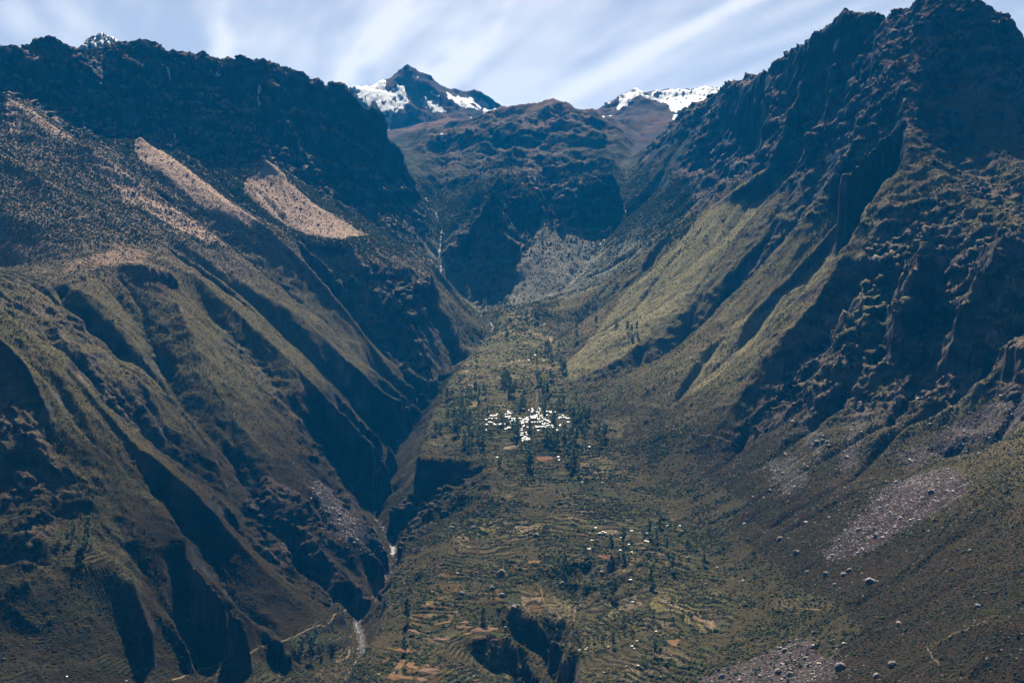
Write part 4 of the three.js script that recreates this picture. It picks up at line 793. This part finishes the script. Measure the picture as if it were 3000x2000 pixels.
const GROVES = [
  ['tall dark eucalyptus in the dense grove at the left edge of the village', V([[340, 690], [310, 640], [360, 670], [330, 600], [300, 540], [375, 520], [420, 535], [460, 545], [490, 520], [440, 480], [400, 420], [350, 560], [315, 690], [385, 470], [325, 470]])],
  ['tall eucalyptus in the two clumps below and left of the village', V([[440, 830], [480, 870], [510, 820], [530, 760], [430, 760], [460, 800], [600, 810], [640, 830], [580, 740], [620, 760], [610, 690], [650, 780], [495, 740]])],
  ['eucalyptus at the left rim above the dense grove', V([[490, 300], [510, 305], [590, 330], [600, 270], [680, 250], [560, 220], [270, 260], [300, 230], [230, 275], [160, 240], [650, 200], [460, 230]])],
  ['eucalyptus in the terraces straight above the village', V([[870, 130], [900, 150], [950, 160], [970, 220], [1000, 240], [1120, 240], [1030, 130], [880, 90], [930, 110], [910, 60]])],
  ['eucalyptus in the line along the lane above the right of the village', V([[1280, 100], [1320, 120], [1350, 130], [1300, 60], [1340, 250], [1390, 230], [1330, 330], [1360, 415], [1300, 330], [1310, 90], [1345, 370]])],
  ['eucalyptus at the upper edge of the village roofs', V([[1080, 390], [1110, 400], [1130, 380], [1060, 420], [1095, 350]])],
  ['tree standing among the village houses', V([[1000, 690], [1030, 720], [1050, 680], [1020, 640], [1180, 640], [1200, 670], [1450, 560], [1480, 540], [1460, 610], [1440, 500], [1500, 430], [1530, 380], [1570, 370], [860, 560], [700, 440], [640, 480]])],
  ['eucalyptus in the clump below the right half of the village', V([[1350, 720], [1380, 780], [1420, 810], [1460, 820], [1500, 840], [1440, 760], [1400, 730], [1475, 770], [1520, 800], [1370, 750]])],
  ['eucalyptus in the narrow clumps right below the village', V([[1580, 780], [1570, 700], [1650, 760], [1690, 800], [1710, 830], [1720, 780], [1670, 720], [1595, 740]])],
  ['tall dark eucalyptus in the grove at the right edge of the village', V([[1680, 520], [1700, 560], [1720, 590], [1760, 560], [1790, 640], [1820, 680], [1840, 560], [1740, 500], [1650, 440], [1800, 520], [1860, 500], [1780, 590], [1830, 620], [1690, 470]])],
  ['eucalyptus in the loose clump on the far right of the village', V([[1960, 720], [2000, 760], [2040, 740], [2010, 825], [1930, 700], [2050, 700], [1980, 680]])],
  ['eucalyptus of the single clump standing on the shelf below the village', V([[1150, 1000], [1180, 1070], [1200, 1060], [1165, 1030], [1190, 1010], [1160, 940], [1175, 970]])],
  ['one of two eucalyptus left of the clump below the village', V([[830, 1060], [845, 1040]])],
  ['slender tree in the thin row right of the shelf below the village', V([[1620, 1060], [1660, 1100], [1700, 1060], [1740, 1150], [1720, 1000], [1630, 980], [1680, 1040]])],
  ['tree near the left rim beside the village shelf', V([[100, 680], [160, 660], [130, 640], [240, 530], [150, 610]])],
  ['eucalyptus scattered over the upper terraces', Wp([[1140, 210], [1180, 210], [720, 470], [700, 440], [1500, 320], [690, 480], [1290, 430], [870, 590], [1500, 640], [1160, 740], [1170, 900], [250, 900], [1380, 1110], [1420, 1120], [1400, 870], [1370, 830]])],
  ['eucalyptus along the right side of the upper terraces', Wp([[1300, 660], [1340, 740], [1380, 720], [1580, 980], [1530, 920], [1620, 1030], [1560, 950], [1600, 990], [1350, 650], [1330, 600]])],
  ['lone dark tree on the bright grassy slope right of the terraces', Wp([[1770, 340], [1780, 490], [1850, 250], [1790, 300], [2070, 280]])],
  ['tree in the row on the ledge of the bright right slope', [[1437, 760], [1441, 762], [1446, 764], [1452, 765], [1458, 762], [1463, 760], [1410, 760], [1415, 756]]],
  ['tree at the mouth of the valley head ravine', [[1170, 700], [1180, 698], [1190, 695], [1160, 705], [1202, 693], [1112, 712], [1120, 716], [1152, 710]]],
  ['dark tree on the terraces of the lower hamlet', X([[1480, 340], [1000, 740], [1210, 850], [1190, 840], [1900, 780], [2160, 640], [2200, 640], [1930, 1010], [400, 670], [1180, 600], [1300, 560], [1850, 700], [1500, 420], [1580, 470], [1640, 520], [1700, 560], [1660, 380], [1740, 330]])],
  ['tree alone on the open slope right of the hamlet', [[1578, 1257], [1617, 1297], [1613, 1290]]],
  ['dark tree among the terraces below the hamlet', X([[1000, 1430], [1030, 1450], [1650, 1200], [1620, 1240], [980, 1390]]).concat([[1435, 1432], [1431, 1425], [1504, 1505], [1414, 1543], [1408, 1484], [1512, 1491], [1300, 1320], [1480, 1530]])],
  ['dark tree on the field terraces at the left rim', [[1113, 1435], [1108, 1430], [938, 1436], [936, 1428], [1115, 1440], [930, 1500], [1010, 1500]]],
  ['dark tree in the thicket by the stream at lower left', [[680, 1490], [690, 1495], [705, 1500], [720, 1490], [735, 1485], [690, 1515], [660, 1510], [740, 1505], [765, 1480], [715, 1520]]],
  ['dark tree on the shaded terraces at left', [[138, 1245], [165, 1240], [195, 1260], [200, 1245], [210, 1255], [192, 1275]]],
];
for (const [label, spots] of GROVES) spots.forEach(([x, y], k) => plant(x, y, label, spots.length > 1 ? 'trees: ' + label : undefined, /hamlet|ledge|field terraces|thicket|shaded|mouth/.test(label) ? k % 2 === 0 : false, /upper|ledge|lone/.test(label) ? 0.85 : 1));

// ---------------------------------------------------------------- houses
const wallMats = [[0.17, 0.12, 0.085], [0.30, 0.27, 0.23], [0.14, 0.095, 0.065]].map((c) => new THREE.MeshStandardMaterial({ color: new THREE.Color().setRGB(...c), roughness: 1 }));
const roofMats = [[0.088, 0.09, 0.094], [0.06, 0.062, 0.064], [0.05, 0.036, 0.028], [0.07, 0.04, 0.028]].map((c) => new THREE.MeshStandardMaterial({ color: new THREE.Color().setRGB(...c), roughness: 0.5 }));
for (const m of roofMats) m.specularIntensity = 0.3;
for (const m of wallMats) m.specularIntensity = 0;
const openMat = new THREE.MeshStandardMaterial({ color: new THREE.Color().setRGB(0.03, 0.025, 0.02), roughness: 0.8 });
function boxAt(w, h, d, x, y, z) { const g = new THREE.BoxGeometry(w, h, d); g.translate(x, y, z); return g; }
function makeHouse(w, d, h, wall, roof) {
  const t = new THREE.Group(), part = (name, g, m) => { const o = cast(new THREE.Mesh(g, m)); o.name = name; t.add(o); return o; };
  const s = new THREE.Shape([[-d / 2, -3], [d / 2, -3], [d / 2, h], [0, h + d * 0.22], [-d / 2, h]].map(([x, y]) => new THREE.Vector2(x, y))), g = new THREE.ExtrudeGeometry(s, { depth: w, bevelEnabled: false }); g.translate(0, 0, -w / 2); g.rotateY(Math.PI / 2);
  part('wall', g, wall);
  const over = 0.5, run = d / 2 + over, drop = run * 0.44, sheets = [];
  for (const k of [-1, 1]) { const q = boxAt(w + 1, 0.16, Math.hypot(run, drop), 0, 0, 0); q.rotateX(k * Math.atan2(drop, run)); q.translate(0, h + d * 0.22 + 0.16 - drop / 2, k * run / 2); sheets.push(q); }
  part('roof', mergeGeometries(sheets), roof);
  part('door', boxAt(1.1, 2.1, 0.12, w * 0.1, 1.05, d / 2 + 0.05), openMat);
  for (const x of w > 9 ? [-0.32, 0.36] : [-0.28]) part('window', boxAt(1.1, 0.9, 0.1, w * x, 1.7, d / 2 + 0.04), openMat);
  return t;
}
const houses = []; for (const [w, d] of [[8, 6], [11, 6.5], [14, 7], [7, 6]]) for (let k = 0; k < 3; k++) houses.push(makeHouse(w, d, rr(2.8, 3.6), wallMats[k], roofMats[k]));
const church = makeHouse(26, 11, 6.5, wallMats[1], roofMats[0]);
{ const tower = cast(new THREE.Mesh(mergeGeometries([boxAt(4.5, 14, 4.5, 15.5, 5, 2), boxAt(5, 0.5, 5, 15.5, 11.8, 2)]), wallMats[1])); tower.name = 'tower'; church.add(tower); const cap = cast(new THREE.Mesh(new THREE.ConeGeometry(3.4, 3, 4, 1).rotateY(Math.PI / 4).translate(15.5, 13.4, 2), roofMats[0])); cap.name = 'tower_roof'; church.add(cap); }
function house(px, py, size, label, group, proto) {
  const p = ground(px, py); if (!p) return;
  const t = (proto ?? houses[size * 3 + ((rnd() * 2.6) | 0)]).clone(); t.name = numbered(proto ? 'church' : 'house'); t.position.set(p[0], p[1] + 0.2, p[2]); t.rotation.y = rr(-0.22, 0.22) + (rnd() < 0.2 ? Math.PI / 2 : 0); const s = (proto ? 0.62 : 0.52) * rr(0.85, 1.15); t.scale.setScalar(s);
  tag(t, label, proto ? 'church' : 'house', group); scene.add(t);
}
const VILLAGE = [
  ['small white-roofed house in the scattered upper fringe of the village', V([[708, 420], [935, 415], [975, 415], [1050, 402], [1105, 390], [1210, 388], [1290, 378], [1300, 390], [1175, 402], [1220, 403], [1210, 422], [1265, 400], [1300, 410], [1285, 428], [1265, 425], [1380, 418], [1410, 425], [1435, 432], [1420, 418], [1470, 428], [1380, 460]])],
  ['white-roofed house in the left wing of the village', V([[740, 468], [765, 470], [790, 466], [810, 450], [720, 498], [750, 500], [780, 496], [800, 498], [685, 512], [712, 542], [740, 544], [730, 540], [775, 560], [800, 568], [840, 568], [855, 558], [900, 562], [780, 570], [690, 570], [680, 632]])],
  ['white-roofed house packed in the dense left centre of the village', V([[905, 450], [930, 445], [960, 440], [985, 440], [945, 435], [935, 478], [910, 480], [945, 495], [955, 475], [910, 508], [985, 500], [1010, 500], [1035, 498], [1065, 496], [1080, 500], [1010, 515], [985, 525], [965, 535], [1000, 535], [1020, 545], [1050, 530], [1075, 530], [1100, 528], [1115, 540], [975, 555], [965, 572], [990, 570], [1000, 565], [1080, 560], [1105, 552], [1095, 545], [1040, 555], [980, 548], [1110, 515], [1130, 510]])],
  ['white-roofed house round the plaza of the village', V([[1130, 488], [1155, 490], [1170, 480], [1195, 475], [1215, 478], [1140, 505], [1160, 515], [1150, 540], [1180, 540], [1210, 542], [1240, 540], [1270, 540], [1300, 538], [1330, 530], [1270, 500], [1300, 495], [1285, 512], [1330, 490], [1345, 500], [1355, 510], [1370, 518], [1385, 525], [1400, 532], [1415, 540], [1395, 520], [1365, 490], [1300, 472], [1265, 458], [1245, 470], [1290, 445], [1320, 468], [1260, 480]])],
  ['white-roofed house in the rows below the plaza', V([[1330, 555], [1345, 565], [1360, 552], [1390, 555], [1405, 575], [1385, 580], [1330, 575], [1340, 590], [1320, 595], [1290, 595], [1270, 598], [1300, 592], [1370, 598], [1395, 600], [1255, 595], [1160, 598], [1165, 608], [1150, 590], [1215, 610], [1380, 628], [1280, 638], [1300, 635], [1320, 645], [1285, 650], [1335, 640], [1110, 590], [1095, 615], [1120, 580], [1090, 635], [1270, 632]])],
  ['white-roofed house in the straggling right wing of the village', V([[1495, 490], [1490, 505], [1520, 500], [1545, 490], [1565, 465], [1580, 488], [1600, 495], [1630, 495], [1530, 485], [1440, 582], [1470, 580], [1475, 572], [1530, 582], [1535, 572], [1560, 562], [1490, 632], [1480, 630], [1450, 600], [1625, 540]])],
  ['white-roofed house in the lower left string of the village', V([[905, 620], [920, 615], [940, 605], [960, 605], [985, 602], [1020, 628], [1030, 705], [1060, 702]])],
  ['white-roofed house at the lower tip of the village', V([[1095, 668], [1085, 692], [1100, 690], [1145, 668], [1150, 685], [1140, 660], [1130, 708], [1120, 720], [1150, 722], [1165, 730], [1160, 742], [1180, 738], [1100, 728], [1105, 745], [1150, 745], [1105, 762], [1130, 742]])],
];
for (const [label, spots] of VILLAGE) spots.forEach(([x, y]) => house(x, y, (rnd() * 4) | 0, label, 'houses: ' + label));
house(...V([[1225, 500]])[0], 2, 'church with a short tower in the middle of the village', undefined, church);
[['white house alone below the village beside the pale bare field', V([[1115, 852]])], ['white house on the shelf left of the pale bare field', V([[630, 892]])], ['white house in the terraces right of the shelf clump', V([[1512, 942]])], ['tiny white house at the top of the shelf clump', V([[1170, 868]])], ['grey house right of the shelf below the white one', V([[1522, 975]])],
  ['pale house beside the lone pair of trees on the shelf', V([[808, 945]])], ['pale house on the terraces far above the village', Wp([[1040, 815]])], ['pale house beside trees on the upper terraces', Wp([[1135, 735]])], ['white house at the far right of the village terraces', V([[1868, 825]])], ['white house on the left rim shelf far from the village', V([[232, 412]])],
].forEach(([label, [[x, y]]]) => house(x, y, 1, label));
[[760, 354, 1, 'upper left house of the hamlet, alone above the thin tan plot'], [670, 445, 3, 'square white house at the right end of the thin tan plot'], [820, 434, 2, 'long white house at the left of the hamlet cluster'], [875, 415, 1, 'house at the top of the hamlet cluster'], [868, 434, 3, 'small house in the middle of the hamlet cluster'], [912, 430, 3, 'small house at the right of the hamlet cluster'], [1075, 410, 2, 'long white house alone right of the hamlet cluster'], [1310, 400, 2, 'long white house at the upper right of the hamlet'], [1145, 505, 3, 'square white house in the centre of the hamlet'], [708, 547, 1, 'house below the square one at the left of the hamlet'], [660, 678, 2, 'large white house beside the bright green plot'], [1140, 697, 3, 'small white house just above the large tan field'], [1275, 607, 1, 'house left of the reddish plots'], [1525, 552, 1, 'left one of two joined houses at the right of the hamlet'], [1570, 566, 1, 'right one of two joined houses at the right of the hamlet'], [1678, 348, 1, 'small house under the dark trees right of the hamlet'], [1860, 322, 2, 'big white house on the knoll right of the hamlet'], [2050, 325, 3, 'small house right of the big one on the knoll'], [1538, 438, 3, 'tiny white hut under the hamlet trees'], [1292, 1150, 2, 'long white house alone below the hamlet'], [250, 1203, 1, 'white house alone at the left below the hollow'], [1325, 1490, 1, 'house beside orange ground below the hamlet'], [1315, 727, 3, 'tiny hut below the hamlet'], [240, 1190, 3, 'tiny hut beside the lone house below the hollow']]
  .forEach(([x, y, s, label]) => { const [[a, b]] = X([[x, y]]); house(a, b, s, label); });
[[1345, 1493, 'left one of three small white houses at the lower terraces'], [1349, 1489, 'middle one of three small white houses at the lower terraces'], [1331, 1494, 'small white house left of the three at the lower terraces'], [1397, 1487, 'white hut on the lower terraces below the dark trees'], [1452, 1486, 'white house on the lower right terraces'], [1457, 1491, 'grey house beside the white one on the lower right terraces'], [1507, 1452, 'pale house near the foot of the right slope'], [1463, 1474, 'small pale hut on the lower right terraces'], [1160, 1441, 'white hut at the right end of the long tan strip'], [152, 1556, 'white hut on the dark terraces at lower left'], [290, 1565, 'white hut at the lower edge near the lane'], [822, 1491, 'white hut by the stream bed'], [1466, 1530, 'pale hut at the bottom right of the terraces'], [1440, 1532, 'low pale hut at the bottom of the terraces']]
  .forEach(([x, y, label]) => house(x, y, 3, label));

// the outermost of each group can be pointed at
{
  const byGroup = {};
  for (const o of scene.children) if (o.userData.group && o.userData.category) (byGroup[o.userData.group] ??= []).push(o);
  const sx = (o) => o.position.x / -o.position.z, sy = (o) => (o.position.y - EYE) / -o.position.z;
  for (const list of Object.values(byGroup)) {
    if (list.length === 2) { const [a, b] = list.sort((p, q) => sx(p) - sx(q)); const l = a.userData.label.replace('one of two ', ''); a.userData.label = 'left one of two: ' + l; b.userData.label = 'right one of two: ' + l; continue; }
    const rest = [...list];
    for (const [word, key] of [['leftmost ', (o) => sx(o)], ['rightmost ', (o) => -sx(o)], ['uppermost ', (o) => -sy(o)], ['lowest ', (o) => sy(o)]]) { if (rest.length < 2) break; rest.sort((p, q) => key(p) - key(q)); const o = rest.shift(); o.userData.label = word + o.userData.label; }
    if (rest.length === 1) rest[0].userData.label = 'innermost ' + rest[0].userData.label;
  }
}

// ---------------------------------------------------------------- boulders that can be told apart
const boulderMats = [[0.036, 0.03, 0.028], [0.052, 0.044, 0.042], [0.032, 0.023, 0.021], [0.085, 0.078, 0.074]].map((c) => new THREE.MeshStandardMaterial({ color: new THREE.Color().setRGB(...c), roughness: 1, flatShading: true }));
const rocks = [0, 1, 2, 3].map(() => { const g = mergeVertices(new THREE.IcosahedronGeometry(1, 2).deleteAttribute('normal').deleteAttribute('uv')), p = g.attributes.position, o = rr(0, 50); for (let k = 0; k < p.count; k++) { const x = p.getX(k), y = p.getY(k), z = p.getZ(k), s = 1 + 0.42 * noise(x * 1.1 + o, y * 1.1 + z * 0.9) + 0.2 * noise(z * 2.3 - o, x * 2.1 + y); p.setXYZ(k, x * s, Math.max(y * s, -0.5), z * s); } g.computeVertexNormals(); return g; });
[[1231, 1231, 7, 2, 'big brown boulder on the shelf left of the hamlet'], [1152, 1317, 8, 2, 'largest reddish boulder above the lower terraces'], [1153, 1368, 6, 0, 'dark boulder with a pale top below the reddish one'], [1130, 1352, 5, 2, 'dark boulder among bushes below the reddish one'], [1061, 1365, 6, 2, 'dark rock at the left of the boulder terraces'], [1037, 1213, 6, 2, 'dark block near the upper left rim'], [1088, 1213, 5, 0, 'dark block right of the rim block'], [1291, 1341, 5, 1, 'pale boulder below the dark hollow'], [1185, 1397, 9, 2, 'dark rock head standing at the top of the slip'],
  [1876, 1017, 7, 1, 'large pale boulder at the left of the debris slope'], [1890, 1014, 6, 1, 'pale boulder right beside the large pale one'], [1901, 1017, 5, 0, 'grey boulder right of the pale pair'], [1905, 1024, 4, 0, 'small grey boulder below the pale pair'], [2177, 1080, 4, 3, 'white stone standing on the debris slope'], [1873, 1072, 3, 3, 'small white stone below the footpath'], [2059, 1109, 5, 3, 'pale boulder left of the violet rocks'], [2140, 1130, 6, 0, 'grey boulder inside the violet rocks'], [1973, 1217, 4, 3, 'white stone at the lower end of the violet rocks'], [2012, 1233, 6, 0, 'grey boulder below the violet rocks'], [1830, 1270, 7, 2, 'round dark boulder on the right slope'], [1792, 1239, 6, 2, 'dark bushy boulder above the round one'], [1912, 1277, 5, 0, 'angular grey boulder beside the track of rocks'], [1855, 1315, 4, 1, 'flat pale rock left on the middle of the right slope'], [1898, 1319, 5, 0, 'dark flat boulder right of the flat pale rock'], [1938, 1320, 5, 3, 'bright flat boulder on the middle of the right slope'], [1952, 1310, 4, 1, 'pale boulder above the bright flat one'], [2000, 1337, 8, 2, 'big dark boulder below the bright flat one'], [1918, 1344, 4, 3, 'white slab on bright grass of the right slope'], [2246, 1394, 5, 1, 'pinkish boulder alone on the far right slope'], [2187, 1309, 4, 0, 'grey boulder on the far right slope'], [2230, 1265, 3, 3, 'small white stone on the far right slope'], [2051, 1528, 6, 0, 'boulder with a pale face at the lower right'], [1931, 1534, 8, 2, 'dark boulder at the end of the red stony ground'], [1788, 1545, 6, 2, 'dark red boulder in the red stony ground'], [1816, 1550, 5, 2, 'smaller dark red boulder in the red stony ground'], [1660, 1553, 4, 1, 'pale pinkish stone at the left of the red stony ground'], [2014, 1553, 5, 1, 'pale stone at the bottom right edge'], [1803, 1494, 4, 1, 'grey stone above the red stony ground']]
  .forEach(([x, y, s, m, label]) => { const p = ground(x, y); if (!p) return; const b = cast(new THREE.Mesh(rocks[(rnd() * 4) | 0], boulderMats[m])); b.name = numbered('boulder'); b.position.set(p[0], p[1] + 0.15 * s, p[2]); b.rotation.y = rr(0, 6.28); b.scale.set(s * rr(0.9, 1.2), s * rr(0.75, 1), s * rr(0.9, 1.2)); tag(b, label, 'boulder'); scene.add(b); });
//@@SKY
{
  const w = 2048, h = 1024, data = new Float32Array(w * h * 4), az = -0.219, sa = Math.sin(az), ca = Math.cos(az);
  for (let r = 0; r < h; r++) for (let c = 0; c < w; c++) {
    const el = ((r + 0.5) / h - 0.5) * Math.PI, a = ((c + 0.5) / w - 0.5) * 2 * Math.PI, x = Math.cos(el) * Math.cos(a), z = Math.cos(el) * Math.sin(a), y = Math.sin(el), k = (r * w + c) * 4;
    data[k + 3] = 1;
    if (y <= 0) { data[k] = 0.10; data[k + 1] = 0.10; data[k + 2] = 0.11; continue; }
    const s = sstep(0, 0.25, y), yy = Math.max(y, 0.03), along = (x * sa - z * ca) / yy, across = (x * ca + z * sa) / yy;
    const s2 = sstep(0.16, 0.6, y); let base = [mix(mix(0.56, 0.46, s), 0.09, s2), mix(mix(0.64, 0.54, s), 0.19, s2), mix(mix(0.78, 0.71, s), 0.45, s2)];
    const warp = 0.12 * fbm(along * 0.3, across * 0.6, 3), q = across + warp;
    const band = (m, wd) => Math.exp(-(((q - m) / wd) ** 2));
    const comb = fbm(q * 0.9, along * 0.28, 4, 0.55), fibre = fbm((across + 0.5 * warp) * 5 + 3, along * 0.6, 4, 0.62), broad = fbm(q * 0.35 + 9, along * 0.12 + 2, 3);
    let ci = 0.85 * band(0.12, 0.07) + 0.5 * band(0.75, 0.12) + 0.85 * band(1.12, 0.10) + 1.15 * band(1.86, 0.055) + 0.55 * band(2.45, 0.05) + 0.4 * band(-1.3, 0.3);
    ci = ci * (0.8 + 0.5 * comb + 0.9 * fibre) + sstep(-0.3, 0.75, comb * 0.8 + broad * 0.8 + 0.55 * fibre) * 0.72;
    ci = clamp(ci) * sstep(0.0, 0.12, y) * 0.9 * Math.min(1, 0.24 / y);
    const cl = [0.93, 0.94, 0.99];
    for (let c = 0; c < 3; c++) data[k + c] = mix(base[c], cl[c], ci);
  }
  for (let k = 0; k < data.length; k++) if (k % 4 < 3) data[k] *= SKY_LEVEL;
  const t = new THREE.DataTexture(data, w, h, THREE.RGBAFormat, THREE.FloatType); t.mapping = THREE.EquirectangularReflectionMapping; t.magFilter = t.minFilter = THREE.LinearFilter; t.needsUpdate = true;
  scene.background = t; scene.environment = t;
}
renderer.render(scene, camera);
